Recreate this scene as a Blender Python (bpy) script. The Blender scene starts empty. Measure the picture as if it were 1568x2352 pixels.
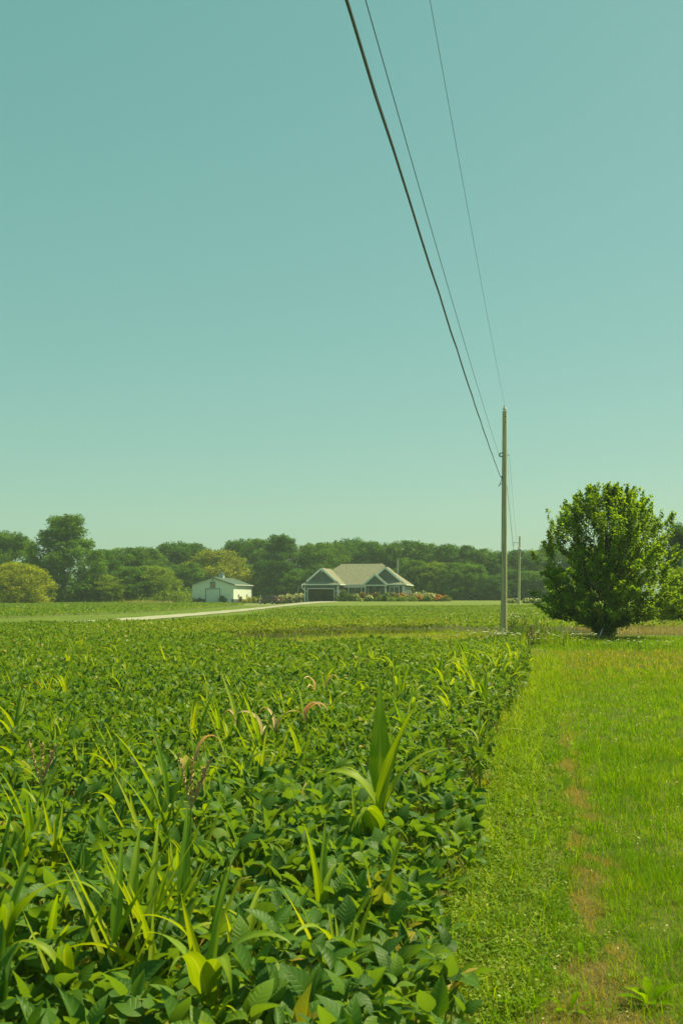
import bpy, math, random
import numpy as np
from mathutils import Vector, Matrix

R = math.radians
random.seed(7)
rng = np.random.default_rng(11)
SC = bpy.context.scene
COL = SC.collection

# ------------------------------------------------------------------ camera
CAM_H, PITCH = 2.0, R(4.42)
F_PX = 1138.0                                  # focal length in pixels of a 682 x 1024 picture
cam_d = bpy.data.cameras.new('camera')
cam_d.sensor_fit = 'VERTICAL'
cam_d.sensor_height = 36.0
cam_d.lens = 36.0 * F_PX / 1024.0
cam_d.clip_start, cam_d.clip_end = 0.05, 6000
cam_d.dof.use_dof = True
cam_d.dof.focus_distance = 28.0
cam_d.dof.aperture_fstop = 9.0
cam = bpy.data.objects.new('camera', cam_d)
COL.objects.link(cam)
cam.location = (0, 0, CAM_H)
cam.rotation_euler = (R(90) + PITCH, 0, 0)
SC.camera = cam

# ------------------------------------------------------------------ sky, sun, exposure
SUN_EL, SUN_AZ = R(58), R(22)                  # azimuth counted from +X towards +Y
w = bpy.data.worlds.new("World")
SC.world = w
w.use_nodes = True
nt = w.node_tree
nt.nodes.clear()
sky = nt.nodes.new('ShaderNodeTexSky')
sky.sky_type = 'NISHITA'
sky.sun_disc = False
sky.sun_elevation = SUN_EL
sky.sun_rotation = R(90) - SUN_AZ
sky.air_density, sky.dust_density, sky.ozone_density = 1.0, 0.95, 1.0
tint = nt.nodes.new('ShaderNodeMix')
tint.data_type = 'RGBA'
tint.blend_type = 'MULTIPLY'
tint.inputs[0].default_value = 1.0
tint.inputs[7].default_value = (0.87, 1.36, 0.86, 1)
bg = nt.nodes.new('ShaderNodeBackground')
bg.inputs['Strength'].default_value = 0.0725
wo = nt.nodes.new('ShaderNodeOutputWorld')
nt.links.new(sky.outputs['Color'], tint.inputs[6])
sep = nt.nodes.new('ShaderNodeSeparateColor')          # soften the sky's own contrast channel by channel (hazy summer air)
com = nt.nodes.new('ShaderNodeCombineColor')
nt.links.new(tint.outputs[2], sep.inputs[0])
for ch, gain, ref, ex in ((0, 2.04, 2.10, .78), (1, 3.58, 3.36, .48), (2, 3.30, 3.40, .58)):
    dv = nt.nodes.new('ShaderNodeMath'); dv.operation = 'DIVIDE'; dv.inputs[1].default_value = ref
    pw = nt.nodes.new('ShaderNodeMath'); pw.operation = 'POWER'; pw.inputs[1].default_value = ex
    ml = nt.nodes.new('ShaderNodeMath'); ml.operation = 'MULTIPLY'; ml.inputs[1].default_value = gain
    nt.links.new(sep.outputs[ch], dv.inputs[0]); nt.links.new(dv.outputs[0], pw.inputs[0])
    nt.links.new(pw.outputs[0], ml.inputs[0]); nt.links.new(ml.outputs[0], com.inputs[ch])
nt.links.new(com.outputs[0], bg.inputs['Color'])
nt.links.new(bg.outputs['Background'], wo.inputs['Surface'])

SUN_V = Vector((math.cos(SUN_EL) * math.cos(SUN_AZ), math.cos(SUN_EL) * math.sin(SUN_AZ), math.sin(SUN_EL)))
sun_d = bpy.data.lights.new('sun', 'SUN')
sun_d.energy = 5.0
sun_d.angle = R(0.6)
sun_d.color = (1.0, 0.94, 0.52)
sun = bpy.data.objects.new('sun', sun_d)
COL.objects.link(sun)
sun.rotation_euler = SUN_V.to_track_quat('Z', 'Y').to_euler()

SC.view_settings.view_transform = 'Standard'
SC.view_settings.look = 'None'
SC.view_settings.exposure = 0.7
SC.view_settings.gamma = 1.0

# ------------------------------------------------------------------ helpers
def sstep(a, b, t):
    t = np.clip((np.asarray(t, float) - a) / (b - a), 0, 1)
    return t * t * (3 - 2 * t)

PY = [-80, 0, 20, 53, 100, 150, 222, 250, 300, 900, 3000]
PZ = [0, 0, 0.04, 0.35, 0.60, 0.84, 1.15, 1.27, 1.4, 1.4, 1.4]
_py = np.arange(-80, 3001, 1.0)
_pz = np.interp(_py, PY, PZ)
_k = np.ones(19) / 19
_pz = np.convolve(np.pad(_pz, 9, mode='edge'), _k, mode='valid')
def g(x, y):
    x = np.asarray(x, float); y = np.asarray(y, float)
    z = np.interp(y, _py, _pz)
    return z + 0.62 * sstep(-14, -3, x) * sstep(95, 205, y)
def gf(x, y):
    return float(g(x, y))

K = 1024 / 2352.0
def ray(xd, yd):
    px, py = xd * K, yd * K
    a, b = (px - 341) / F_PX, (512 - py) / F_PX
    return Vector((a, math.cos(PITCH) - b * math.sin(PITCH), math.sin(PITCH) + b * math.cos(PITCH)))
def at(xd, yd, Y):
    d = ray(xd, yd)
    t = Y / d.y
    return Vector((0, 0, CAM_H)) + d * t
def gnd(xd, yd, lift=0.0):
    d = ray(xd, yd)
    y = 2.0
    while y < 400:
        p = Vector((0, 0, CAM_H)) + d * (y / d.y)
        if p.z <= gf(p.x, p.y) + lift:
            break
        y += 0.1 + y * 0.002
    return p

def wob(x, y, s, seed):
    r = np.random.default_rng(seed)
    o = 0
    for i in range(5):
        a = r.uniform(0, 2 * math.pi); f = r.uniform(.6, 1.6) / s; ph = r.uniform(0, 6.28)
        o = o + np.sin((np.cos(a) * x + np.sin(a) * y) * f * 2 * math.pi + ph)
    return o / 5 * 1.6

def link(o, parent=None):
    COL.objects.link(o)
    if parent is not None:
        o.parent = parent
    return o

def tag(o, label, cat, group=None, kind=None):
    if label: o['label'] = label
    if cat: o['category'] = cat
    if group: o['group'] = group
    if kind: o['kind'] = kind
    return o

def thing(name, label, cat, loc, rz=0, group=None):
    o = bpy.data.objects.new(name, None)
    o.empty_display_size = 0.2
    o.location = loc
    o.rotation_euler = (0, 0, rz)
    link(o)
    return tag(o, label, cat, group)

def part(name, mesh, parent=None):
    return link(bpy.data.objects.new(name, mesh), parent)

def copy_tree(o, parent=None):
    c = o.copy()
    link(c, parent)
    for ch in list(o.children):
        copy_tree(ch, c)
    return c

class MB:
    def __init__(s):
        s.v, s.f = [], []
    def add(s, vs, fs):
        n = len(s.v)
        s.v += [tuple(p) for p in vs]
        s.f += [tuple(i + n for i in f) for f in fs]
        return s
    def box(s, x0, x1, y0, y1, z0, z1):
        return s.add([(x0, y0, z0), (x1, y0, z0), (x1, y1, z0), (x0, y1, z0), (x0, y0, z1), (x1, y0, z1), (x1, y1, z1), (x0, y1, z1)],
                     [(3, 2, 1, 0), (4, 5, 6, 7), (0, 1, 5, 4), (1, 2, 6, 5), (2, 3, 7, 6), (3, 0, 4, 7)])
    def bar(s, p, q, wd, ht, up=(0, 0, 1)):
        p, q, up = Vector(p), Vector(q), Vector(up)
        d = (q - p).normalized()
        a = d.cross(up).normalized() * wd / 2
        b = a.cross(d).normalized() * ht / 2
        vs = [p - a - b, p + a - b, p + a + b, p - a + b, q - a - b, q + a - b, q + a + b, q - a + b]
        return s.add(vs, [(3, 2, 1, 0), (4, 5, 6, 7), (0, 1, 5, 4), (1, 2, 6, 5), (2, 3, 7, 6), (3, 0, 4, 7)])
    def tube(s, pts, rad, n=8, caps=True):
        pts = [Vector(p) for p in pts]
        if not hasattr(rad, '__len__'): rad = [rad] * len(pts)
        vs, fs = [], []
        for i, p in enumerate(pts):
            d = (pts[min(i + 1, len(pts) - 1)] - pts[max(i - 1, 0)]).normalized()
            u = Vector((1, 0, 0)) if abs(d.x) < .8 else Vector((0, 1, 0))
            a = d.cross(u).normalized(); b = d.cross(a)
            for k in range(n):
                t = 2 * math.pi * k / n
                vs.append(p + (a * math.cos(t) + b * math.sin(t)) * rad[i])
        for i in range(len(pts) - 1):
            for k in range(n):
                fs.append((i * n + k, i * n + (k + 1) % n, (i + 1) * n + (k + 1) % n, (i + 1) * n + k))
        if caps:
            fs.append(tuple(range(n - 1, -1, -1)))
            fs.append(tuple((len(pts) - 1) * n + k for k in range(n)))
        return s.add(vs, fs)
    def lathe(s, prof, c=(0, 0, 0), n=12):
        return s.tube([(c[0], c[1], c[2] + z) for r, z in prof], [max(r, 1e-4) for r, z in prof], n)
    def slab(s, poly, vec):
        n = len(poly); vec = Vector(vec)
        P = [Vector(p) for p in poly]
        vs = P + [p + vec for p in P]
        fs = [tuple(range(n)), tuple(range(2 * n - 1, n - 1, -1))]
        fs += [(i, i + n, (i + 1) % n + n, (i + 1) % n) for i in range(n)]
        return s.add(vs, fs)
    def mesh(s, name, mat, smooth=False):
        m = bpy.data.meshes.new(name)
        m.from_pydata(s.v, [], s.f)
        m.materials.append(mat)
        import bmesh
        bm = bmesh.new(); bm.from_mesh(m)
        bmesh.ops.recalc_face_normals(bm, faces=bm.faces)
        bm.to_mesh(m); bm.free()
        if smooth:
            m.polygons.foreach_set('use_smooth', [True] * len(m.polygons))
            m.set_sharp_from_angle(angle=R(38))
        m.update()
        return m
    def build(s, name, mat, parent=None, smooth=False):
        return part(name, s.mesh(name, mat, smooth), parent)

def np_mesh(name, V, Fq, mat, tint=None, uv=None, smooth=False):
    """V (n,3); Fq (m,k) faces of one size"""
    m = bpy.data.meshes.new(name)
    n, (mf, k) = len(V), Fq.shape
    m.vertices.add(n)
    m.vertices.foreach_set('co', np.ascontiguousarray(V, np.float32).ravel())
    m.loops.add(mf * k)
    m.loops.foreach_set('vertex_index', np.ascontiguousarray(Fq, np.int32).ravel())
    m.polygons.add(mf)
    m.polygons.foreach_set('loop_start', np.arange(0, mf * k, k, dtype=np.int32))
    m.polygons.foreach_set('loop_total', np.full(mf, k, np.int32))
    if smooth:
        m.polygons.foreach_set('use_smooth', np.ones(mf, bool))
    m.update(calc_edges=True)
    if tint is not None:
        a = m.attributes.new('tint', 'FLOAT', 'POINT')
        a.data.foreach_set('value', np.ascontiguousarray(tint, np.float32))
    if uv is not None:
        a = m.attributes.new('leafuv', 'FLOAT2', 'POINT')
        a.data.foreach_set('vector', np.ascontiguousarray(uv, np.float32).ravel())
    m.materials.append(mat)
    return m

class Leaves:
    """collects batches of transformed leaf templates into one mesh"""
    def __init__(s):
        s.V, s.F, s.T, s.U, s.n = [], [], [], [], 0
    def add(s, tmpl, P, B, size, tint):
        tv, tf, tu = tmpl
        n, k = len(P), len(tv)
        if n == 0: return
        size = np.broadcast_to(np.asarray(size, float), (n,)) if np.ndim(size) < 2 else size
        loc = tv[None] * (size[:, None, None] if size.ndim == 1 else size[:, None, :])
        V = P[:, None, :] + np.einsum('nkj,njc->nkc', loc, B)
        F = tf[None] + (np.arange(n) * k)[:, None, None] + s.n
        s.V.append(V.reshape(-1, 3)); s.F.append(F.reshape(-1, tf.shape[1]))
        s.T.append(np.repeat(np.broadcast_to(tint, (n,)), k)); s.U.append(np.tile(tu, (n, 1)))
        s.n += n * k
    def mesh(s, name, mat, smooth=False):
        return np_mesh(name, np.concatenate(s.V), np.concatenate(s.F), mat, np.concatenate(s.T), np.concatenate(s.U), smooth)

def basis(az, el, roll):
    """rows: across, along, normal (n,3,3)"""
    ca, sa, ce, se = np.cos(az), np.sin(az), np.cos(el), np.sin(el)
    f = np.stack([ca * ce, sa * ce, se], -1)
    sd = np.stack([sa, -ca, 0 * sa], -1)
    n = np.cross(sd, f)
    cr, sr = np.cos(roll)[:, None], np.sin(roll)[:, None]
    s2 = sd * cr + n * sr
    n2 = n * cr - sd * sr
    return np.stack([s2, f, n2], 1)

def leaf_template(stations, fold, curl, across=1):
    """stations: (t, halfwidth); fold angle lifts the edges, curl bends the blade down"""
    vs, us = [], []
    for t, hw in stations:
        y = t * math.cos(curl * t * .5); z = -t * math.sin(curl * t * .6)
        for k in range(-across, across + 1):
            q = k / across
            vs.append((hw * q * math.cos(fold), y, z + abs(hw * q) * math.sin(fold))); us.append((q, t))
    c = 2 * across + 1
    fs = [(i * c + k, i * c + k + 1, (i + 1) * c + k + 1, (i + 1) * c + k) for i in range(len(stations) - 1) for k in range(c - 1)]
    return np.array(vs, float), np.array(fs, int), np.array(us, float)

OVATE = [(0, .03), (.08, .16), (.22, .28), (.4, .30), (.6, .235), (.8, .125), (1, .004)]
OVATE_M = [(0, .04), (.28, .30), (.62, .21), (1, .01)]
SOY_HI = [leaf_template(OVATE, f, c, 1) for f, c in ((.15, .5), (.45, .25), (.75, .4), (.3, 1.0), (-.1, .8))]
SOY_MID = [leaf_template(OVATE_M, f, c) for f, c in ((.15, .5), (.55, .3), (.3, .9))]
def diamond(w, f):
    return (np.array([(0, 0, 0), (w, .45, f), (0, 1, -.05), (-w, .45, f)], float), np.array([(0, 1, 2, 3)]), np.array([(0, 0), (1, .5), (0, 1), (-1, .5)], float))
DIA = [diamond(.32, .12), diamond(.26, .22), diamond(.36, .02)]
def blade_t(nseg, bend, w=.5):
    st = [(i / nseg, w * (1 - (i / nseg) ** 2.2) + .02) for i in range(nseg + 1)]
    vs, us = [], []
    for t, hw in st:
        y = t * math.cos(bend * t * .7); z = -t * math.sin(bend * t * .7)
        vs += [(-hw, y, z), (hw, y, z)]; us += [(-1, t), (1, t)]
    fs = [(2 * i, 2 * i + 1, 2 * i + 3, 2 * i + 2) for i in range(nseg)]
    return np.array(vs), np.array(fs), np.array(us, float)
BLADE = [blade_t(3, b) for b in (.3, .9, 1.6)]
BLADE_LO = [blade_t(1, .3), blade_t(2, 1.2)]

# ------------------------------------------------------------------ materials
def new_mat(name):
    m = bpy.data.materials.new(name)
    m.use_nodes = True
    nt = m.node_tree
    nt.nodes.clear()
    out = nt.nodes.new('ShaderNodeOutputMaterial')
    return m, nt, out

def pmat(name, c1, c2=None, scale=4.0, rough=.7, bump=0.0, bump_scale=None, stretch=(1, 1, 1), spec=.35, metal=0, detail=6, ramp=(.35, .65)):
    m, nt, out = new_mat(name)
    p = nt.nodes.new('ShaderNodeBsdfPrincipled')
    p.inputs['Roughness'].default_value = rough
    p.inputs['Specular IOR Level'].default_value = spec
    p.inputs['Metallic'].default_value = metal
    nt.links.new(p.outputs[0], out.inputs['Surface'])
    if c2 is None:
        c2 = tuple(c * .82 for c in c1)
    tc = nt.nodes.new('ShaderNodeTexCoord')
    mp = nt.nodes.new('ShaderNodeMapping'); mp.inputs['Scale'].default_value = stretch
    nz = nt.nodes.new('ShaderNodeTexNoise'); nz.inputs['Scale'].default_value = scale; nz.inputs['Detail'].default_value = detail
    cr = nt.nodes.new('ShaderNodeValToRGB')
    cr.color_ramp.elements[0].position, cr.color_ramp.elements[1].position = ramp
    cr.color_ramp.elements[0].color = (*c1, 1); cr.color_ramp.elements[1].color = (*c2, 1)
    nt.links.new(tc.outputs['Object'], mp.inputs[0]); nt.links.new(mp.outputs[0], nz.inputs['Vector'])
    nt.links.new(nz.outputs['Fac'], cr.inputs[0]); nt.links.new(cr.outputs[0], p.inputs['Base Color'])
    if bump:
        b = nt.nodes.new('ShaderNodeBump'); b.inputs['Strength'].default_value = bump
        n2 = nt.nodes.new('ShaderNodeTexNoise'); n2.inputs['Scale'].default_value = bump_scale or scale * 4; n2.inputs['Detail'].default_value = 4
        nt.links.new(mp.outputs[0], n2.inputs['Vector']); nt.links.new(n2.outputs['Fac'], b.inputs['Height']); nt.links.new(b.outputs[0], p.inputs['Normal'])
    return m

def ribmat(name, c1, axis, period, rough=.5, depth=.02, amount=.12):
    """painted siding with laps or ribs: relief from a saw/sine along one axis"""
    m = pmat(name, c1, tuple(c * (1 - amount) for c in c1), 3.0, rough)
    nt = m.node_tree
    p = next(n for n in nt.nodes if n.type == 'BSDF_PRINCIPLED')
    tc = next(n for n in nt.nodes if n.type == 'TEX_COORD')
    sp = nt.nodes.new('ShaderNodeSeparateXYZ'); nt.links.new(tc.outputs['Object'], sp.inputs[0])
    mm = nt.nodes.new('ShaderNodeMath'); mm.operation = 'PINGPONG' if axis != 'Z' else 'MODULO'
    mm.inputs[1].default_value = period
    if axis == 'XY':
        ad = nt.nodes.new('ShaderNodeMath'); nt.links.new(sp.outputs['X'], ad.inputs[0]); nt.links.new(sp.outputs['Y'], ad.inputs[1])
        nt.links.new(ad.outputs[0], mm.inputs[0])
    else:
        nt.links.new(sp.outputs[axis], mm.inputs[0])
    b = nt.nodes.new('ShaderNodeBump'); b.inputs['Strength'].default_value = .6; b.inputs['Distance'].default_value = depth / period
    nt.links.new(mm.outputs[0], b.inputs['Height']); nt.links.new(b.outputs[0], p.inputs['Normal'])
    return m

def leafmat(name, stops, trans=.35, tcol=(1.5, 1.25, .5), rough=.45, spec=.4, under=None, veins=0.0, noise=0.0, stripes=False):
    """stops: [(pos, colour)] over the per-leaf 'tint' value; translucent, with a paler underside"""
    m, nt, out = new_mat(name)
    at_ = nt.nodes.new('ShaderNodeAttribute'); at_.attribute_name = 'tint'
    cr = nt.nodes.new('ShaderNodeValToRGB')
    while len(cr.color_ramp.elements) < len(stops): cr.color_ramp.elements.new(.5)
    for e, (p, c) in zip(cr.color_ramp.elements, stops):
        e.position = p; e.color = (*c, 1)
    nt.links.new(at_.outputs['Fac'], cr.inputs[0])
    col = cr.outputs[0]
    pr = nt.nodes.new('ShaderNodeBsdfPrincipled')
    pr.inputs['Roughness'].default_value = rough; pr.inputs['Specular IOR Level'].default_value = spec
    if under:
        ge = nt.nodes.new('ShaderNodeNewGeometry')
        mx = nt.nodes.new('ShaderNodeMix'); mx.data_type = 'RGBA'
        f = nt.nodes.new('ShaderNodeMath'); f.operation = 'MULTIPLY'; f.inputs[1].default_value = .75
        nt.links.new(ge.outputs['Backfacing'], f.inputs[0]); nt.links.new(f.outputs[0], mx.inputs[0])
        nt.links.new(col, mx.inputs[6]); mx.inputs[7].default_value = (*under, 1)
        col = mx.outputs[2]
    if veins:
        ua = nt.nodes.new('ShaderNodeAttribute'); ua.attribute_name = 'leafuv'
        sp = nt.nodes.new('ShaderNodeSeparateXYZ'); nt.links.new(ua.outputs['Vector'], sp.inputs[0])
        ab = nt.nodes.new('ShaderNodeMath'); ab.operation = 'ABSOLUTE'; nt.links.new(sp.outputs['X'], ab.inputs[0])
        m1 = nt.nodes.new('ShaderNodeMath'); m1.operation = 'MULTIPLY_ADD'; m1.inputs[1].default_value = -.22
        nt.links.new(ab.outputs[0], m1.inputs[0]); nt.links.new(sp.outputs['Y'], m1.inputs[2])
        m2 = nt.nodes.new('ShaderNodeMath'); m2.operation = 'MULTIPLY'; m2.inputs[1].default_value = 6.28 * 7
        nt.links.new(m1.outputs[0], m2.inputs[0])
        m3 = nt.nodes.new('ShaderNodeMath'); m3.operation = 'SINE'; nt.links.new(m2.outputs[0], m3.inputs[0])
        m4 = nt.nodes.new('ShaderNodeMath'); m4.operation = 'SMOOTH_MAX' if False else 'MAXIMUM'; m4.inputs[1].default_value = .3
        nt.links.new(m3.outputs[0], m4.inputs[0])
        mr = nt.nodes.new('ShaderNodeMath'); mr.operation = 'LESS_THAN'; mr.inputs[1].default_value = .07
        nt.links.new(ab.outputs[0], mr.inputs[0])
        m5 = nt.nodes.new('ShaderNodeMath'); m5.operation = 'MAXIMUM'
        nt.links.new(m4.outputs[0], m5.inputs[0]); nt.links.new(mr.outputs[0], m5.inputs[1])
        bp = nt.nodes.new('ShaderNodeBump'); bp.inputs['Strength'].default_value = veins; bp.inputs['Distance'].default_value = .004
        bp.invert = True
        nt.links.new(m5.outputs[0], bp.inputs['Height']); nt.links.new(bp.outputs[0], pr.inputs['Normal'])
        mr2 = nt.nodes.new('ShaderNodeMapRange'); mr2.inputs[1].default_value = .3; mr2.inputs[2].default_value = 1.0
        mr2.inputs[3].default_value = 0; mr2.inputs[4].default_value = .28
        nt.links.new(m5.outputs[0], mr2.inputs[0])
        mv = nt.nodes.new('ShaderNodeMix'); mv.data_type = 'RGBA'
        nt.links.new(mr2.outputs[0], mv.inputs[0]); nt.links.new(col, mv.inputs[6]); mv.inputs[7].default_value = (.13, .24, .08, 1)
        col = mv.outputs[2]
    if stripes:
        ua = nt.nodes.new('ShaderNodeAttribute'); ua.attribute_name = 'leafuv'
        sp = nt.nodes.new('ShaderNodeSeparateXYZ'); nt.links.new(ua.outputs['Vector'], sp.inputs[0])
        ab = nt.nodes.new('ShaderNodeMath'); ab.operation = 'ABSOLUTE'; nt.links.new(sp.outputs['X'], ab.inputs[0])
        mp = nt.nodes.new('ShaderNodeMapping'); mp.inputs['Scale'].default_value = (9, .7, 1); nt.links.new(ua.outputs['Vector'], mp.inputs[0])
        sn = nt.nodes.new('ShaderNodeTexNoise'); sn.inputs['Scale'].default_value = 1.6; sn.inputs['Detail'].default_value = 3; nt.links.new(mp.outputs[0], sn.inputs['Vector'])
        mn = nt.nodes.new('ShaderNodeMapRange'); mn.inputs[1].default_value = .3; mn.inputs[2].default_value = .7; mn.inputs[3].default_value = .72; mn.inputs[4].default_value = 1.25
        nt.links.new(sn.outputs['Fac'], mn.inputs[0])
        vm = nt.nodes.new('ShaderNodeVectorMath'); vm.operation = 'SCALE'
        nt.links.new(col, vm.inputs[0]); nt.links.new(mn.outputs[0], vm.inputs['Scale'])
        rr = nt.nodes.new('ShaderNodeMapRange'); rr.inputs[1].default_value = .05; rr.inputs[2].default_value = .16; rr.inputs[3].default_value = .55; rr.inputs[4].default_value = 0
        nt.links.new(ab.outputs[0], rr.inputs[0])
        mv = nt.nodes.new('ShaderNodeMix'); mv.data_type = 'RGBA'
        nt.links.new(rr.outputs[0], mv.inputs[0]); nt.links.new(vm.outputs[0], mv.inputs[6]); mv.inputs[7].default_value = (.36, .44, .10, 1)
        col = mv.outputs[2]
    if noise:
        ge2 = nt.nodes.new('ShaderNodeNewGeometry')
        nz = nt.nodes.new('ShaderNodeTexNoise'); nz.inputs['Scale'].default_value = noise; nz.inputs['Detail'].default_value = 2
        nt.links.new(ge2.outputs['Position'], nz.inputs['Vector'])
        mn = nt.nodes.new('ShaderNodeMapRange'); mn.inputs[1].default_value = .3; mn.inputs[2].default_value = .7; mn.inputs[3].default_value = .72; mn.inputs[4].default_value = 1.28
        nt.links.new(nz.outputs['Fac'], mn.inputs[0])
        vm = nt.nodes.new('ShaderNodeVectorMath'); vm.operation = 'SCALE'
        nt.links.new(col, vm.inputs[0]); nt.links.new(mn.outputs[0], vm.inputs['Scale'])
        col = vm.outputs[0]
    tr = nt.nodes.new('ShaderNodeBsdfTranslucent')
    tm = nt.nodes.new('ShaderNodeMix'); tm.data_type = 'RGBA'; tm.blend_type = 'MULTIPLY'; tm.inputs[0].default_value = 1
    nt.links.new(col, tm.inputs[6]); tm.inputs[7].default_value = (*tcol, 1)
    nt.links.new(tm.outputs[2], tr.inputs['Color']); nt.links.new(col, pr.inputs['Base Color'])
    ms = nt.nodes.new('ShaderNodeMixShader'); ms.inputs[0].default_value = trans
    nt.links.new(pr.outputs[0], ms.inputs[1]); nt.links.new(tr.outputs[0], ms.inputs[2])
    nt.links.new(ms.outputs[0], out.inputs['Surface'])
    return m

M = {}
M['white'] = pmat('white_paint', (.72, .76, .72), (.64, .68, .64), 2, .5)
M['concrete'] = pmat('concrete', (.42, .41, .36), (.34, .33, .29), 3, .9)
M['dark_metal'] = pmat('dark_metal', (.035, .04, .04), None, 8, .5)
M['grey_metal'] = pmat('galvanised_metal', (.38, .41, .40), (.28, .30, .30), 20, .45, metal=.5)
M['porcelain'] = pmat('porcelain', (.6, .66, .62), None, 8, .2)
M['wire'] = pmat('weathered_wire', (.04, .055, .05), (.07, .08, .07), 8, .6)
M['wire_pale'] = pmat('bare_wire', (.12, .15, .14), (.18, .2, .18), 8, .5)
M['pole'] = pmat('weathered_pole_wood', (.60, .53, .34), (.40, .345, .21), 3.0, .85, .5, 30, (7, 7, .35), detail=8)
M['bark'] = pmat('bark', (.10, .08, .05), (.05, .042, .03), 8, .95, .6, 30, (4, 4, .6))
M['soil'] = pmat('soil', (.050, .045, .020), (.07, .085, .015), 5, .95, .5, 30)
M['ground'] = pmat('grassy_ground', (.060, .075, .006), (.105, .10, .02), 1.6, .95, .6, 60, detail=10)
M['lawn'] = pmat('mown_lawn', (.085, .128, .008), (.135, .155, .014), .22, .95, .4, 20, detail=10)
M['margin'] = pmat('field_margin_grass', (.070, .112, .006), (.115, .135, .012), .22, .95, .4, 20, detail=10)
M['gravel'] = pmat('pale_gravel', (.32, .31, .235), (.24, .23, .17), .8, .95, .8, 12, detail=12)
M['siding'] = ribmat('slate_lap_siding', (.080, .105, .105), 'Z', .18, .6, .03)
M['shake'] = ribmat('slate_shake_siding', (.11, .14, .135), 'Z', .22, .7, .04, .3)
M['shingle'] = pmat('roof_shingles', (.22, .215, .155), (.155, .15, .108), 2.2, .9, .5, 9, (1, 1, 3), detail=12)
M['glass'] = pmat('window_glass', (.03, .04, .045), None, 2, .06, spec=.6)
M['drywall'] = pmat('garage_drywall', (.42, .42, .36), None, 1.5, .9)
M['barn_wall'] = ribmat('pale_ribbed_metal', (.80, .85, .79), 'XY', .23, .45, .03)
M['wainscot'] = ribmat('slate_ribbed_metal', (.10, .12, .12), 'XY', .23, .5, .03)
M['barn_roof'] = ribmat('green_ribbed_roof', (.075, .11, .095), 'Y', .45, .4, .03)
M['car'] = pmat('maroon_car_paint', (.105, .036, .026), None, 2, .25, spec=.6)
M['car_glass'] = pmat('car_glass', (.015, .02, .022), None, 2, .05, spec=.7)
M['tyre'] = pmat('tyre_rubber', (.02, .02, .02), None, 8, .8)
M['red_lens'] = pmat('tail_light', (.35, .02, .015), None, 4, .2)
M['wood'] = pmat('oak_barrel', (.13, .07, .035), (.08, .045, .025), 6, .8, .3, 20, (4, 4, .5))
M['navy'] = pmat('navy_paint', (.035, .045, .13), None, 5, .6)
M['orange'] = pmat('orange_paint', (.62, .27, .03), None, 5, .6)
M['quilt_white'] = pmat('quilt_white', (.62, .64, .62), None, 5, .6)
M['tan_dry'] = pmat('dry_stem', (.52, .36, .15), (.38, .23, .09), 20, .9)

M['soy'] = leafmat('soybean_leaf', [(0, (.034, .092, .010)), (.45, (.064, .152, .011)), (.8, (.15, .245, .012)), (.93, (.22, .29, .012)), (1, (.36, .28, .04))],
                   .42, (2.0, 1.75, .2), .48, .24, under=(.11, .19, .06), veins=.5)
M['soy_far'] = leafmat('soybean_leaf_far', [(0, (.026, .078, .007)), (.45, (.064, .146, .008)), (.8, (.18, .26, .010)), (.93, (.22, .28, .015)), (1, (.34, .27, .05))],
                       .42, (1.95, 1.7, .2), .5, .22, under=(.095, .175, .05))
M['stem'] = leafmat('green_stem', [(0, (.12, .19, .03)), (1, (.24, .24, .05))], .2)
M['corn'] = leafmat('corn_leaf', [(0, (.045, .14, .006)), (.5, (.14, .26, .008)), (.85, (.30, .38, .014)), (1, (.40, .42, .03))],
                    .5, (1.5, 1.3, .2), .5, .3, stripes=True)
M['corn_dry'] = leafmat('dry_corn_leaf', [(0, (.62, .50, .30)), (.5, (.62, .42, .24)), (1, (.62, .27, .13))], .3, (1.2, 1, .7), .8, .2)
M['grass'] = leafmat('grass_blades', [(0, (.075, .19, .001)), (.45, (.17, .31, .001)), (.72, (.28, .37, .003)), (.86, (.20, .205, .025)), (1, (.35, .265, .165))],
                     .52, (1.6, 1.35, .1), .8, .03)
M['clover'] = leafmat('ground_cover_leaf', [(0, (.07, .16, .008)), (.6, (.17, .26, .022)), (1, (.32, .36, .08))], .3, (1.3, 1.2, .3), .7, .14)
def treemat(name, c, noise=.35, trans=.45):
    d = tuple(v * .6 for v in c); l = (c[0] * 1.6, c[1] * 1.4, c[2] * 1.2)
    return leafmat(name, [(0, d), (.5, c), (1, l)], trans, (1.9, 1.55, .25), .6, .15, noise=noise)
M['tree_dark'] = treemat('dark_foliage', (.044, .122, .012))
M['tree_mid'] = treemat('mid_foliage', (.072, .162, .010))
M['tree_light'] = treemat('light_foliage', (.13, .215, .010))
M['tree_yellow'] = treemat('yellow_green_foliage', (.19, .245, .008))
M['tree_gold'] = treemat('golden_foliage', (.215, .275, .008))
M['tree_near'] = treemat('maple_foliage', (.135, .245, .010), .9, .60)
M['shrub'] = treemat('shrub_foliage', (.060, .135, .025), 2)
M['shrub_dark'] = treemat('dark_shrub_foliage', (.028, .07, .022), 2)
M['weed'] = treemat('weed_foliage', (.15, .24, .02), 1.5, .35)
M['petal_white'] = leafmat('cream_petals', [(0, (.46, .44, .17)), (1, (.66, .62, .32))], .2, (1, 1, .9), .7)
M['petal_orange'] = leafmat('orange_petals', [(0, (.55, .20, .02)), (1, (.75, .36, .03))], .2, (1, 1, .9), .7)
M['petal_yellow'] = leafmat('yellow_petals', [(0, (.50, .40, .02)), (1, (.70, .58, .03))], .2, (1, 1, .9), .7)
M['petal_pink'] = leafmat('dusty_pink_petals', [(0, (.26, .17, .05)), (1, (.42, .29, .08))], .2, (1, 1, .9), .7)
M['rust'] = leafmat('rust_brown_seedheads', [(0, (.17, .11, .025)), (1, (.32, .20, .04))], .2, (1, 1, .9), .9)
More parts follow.
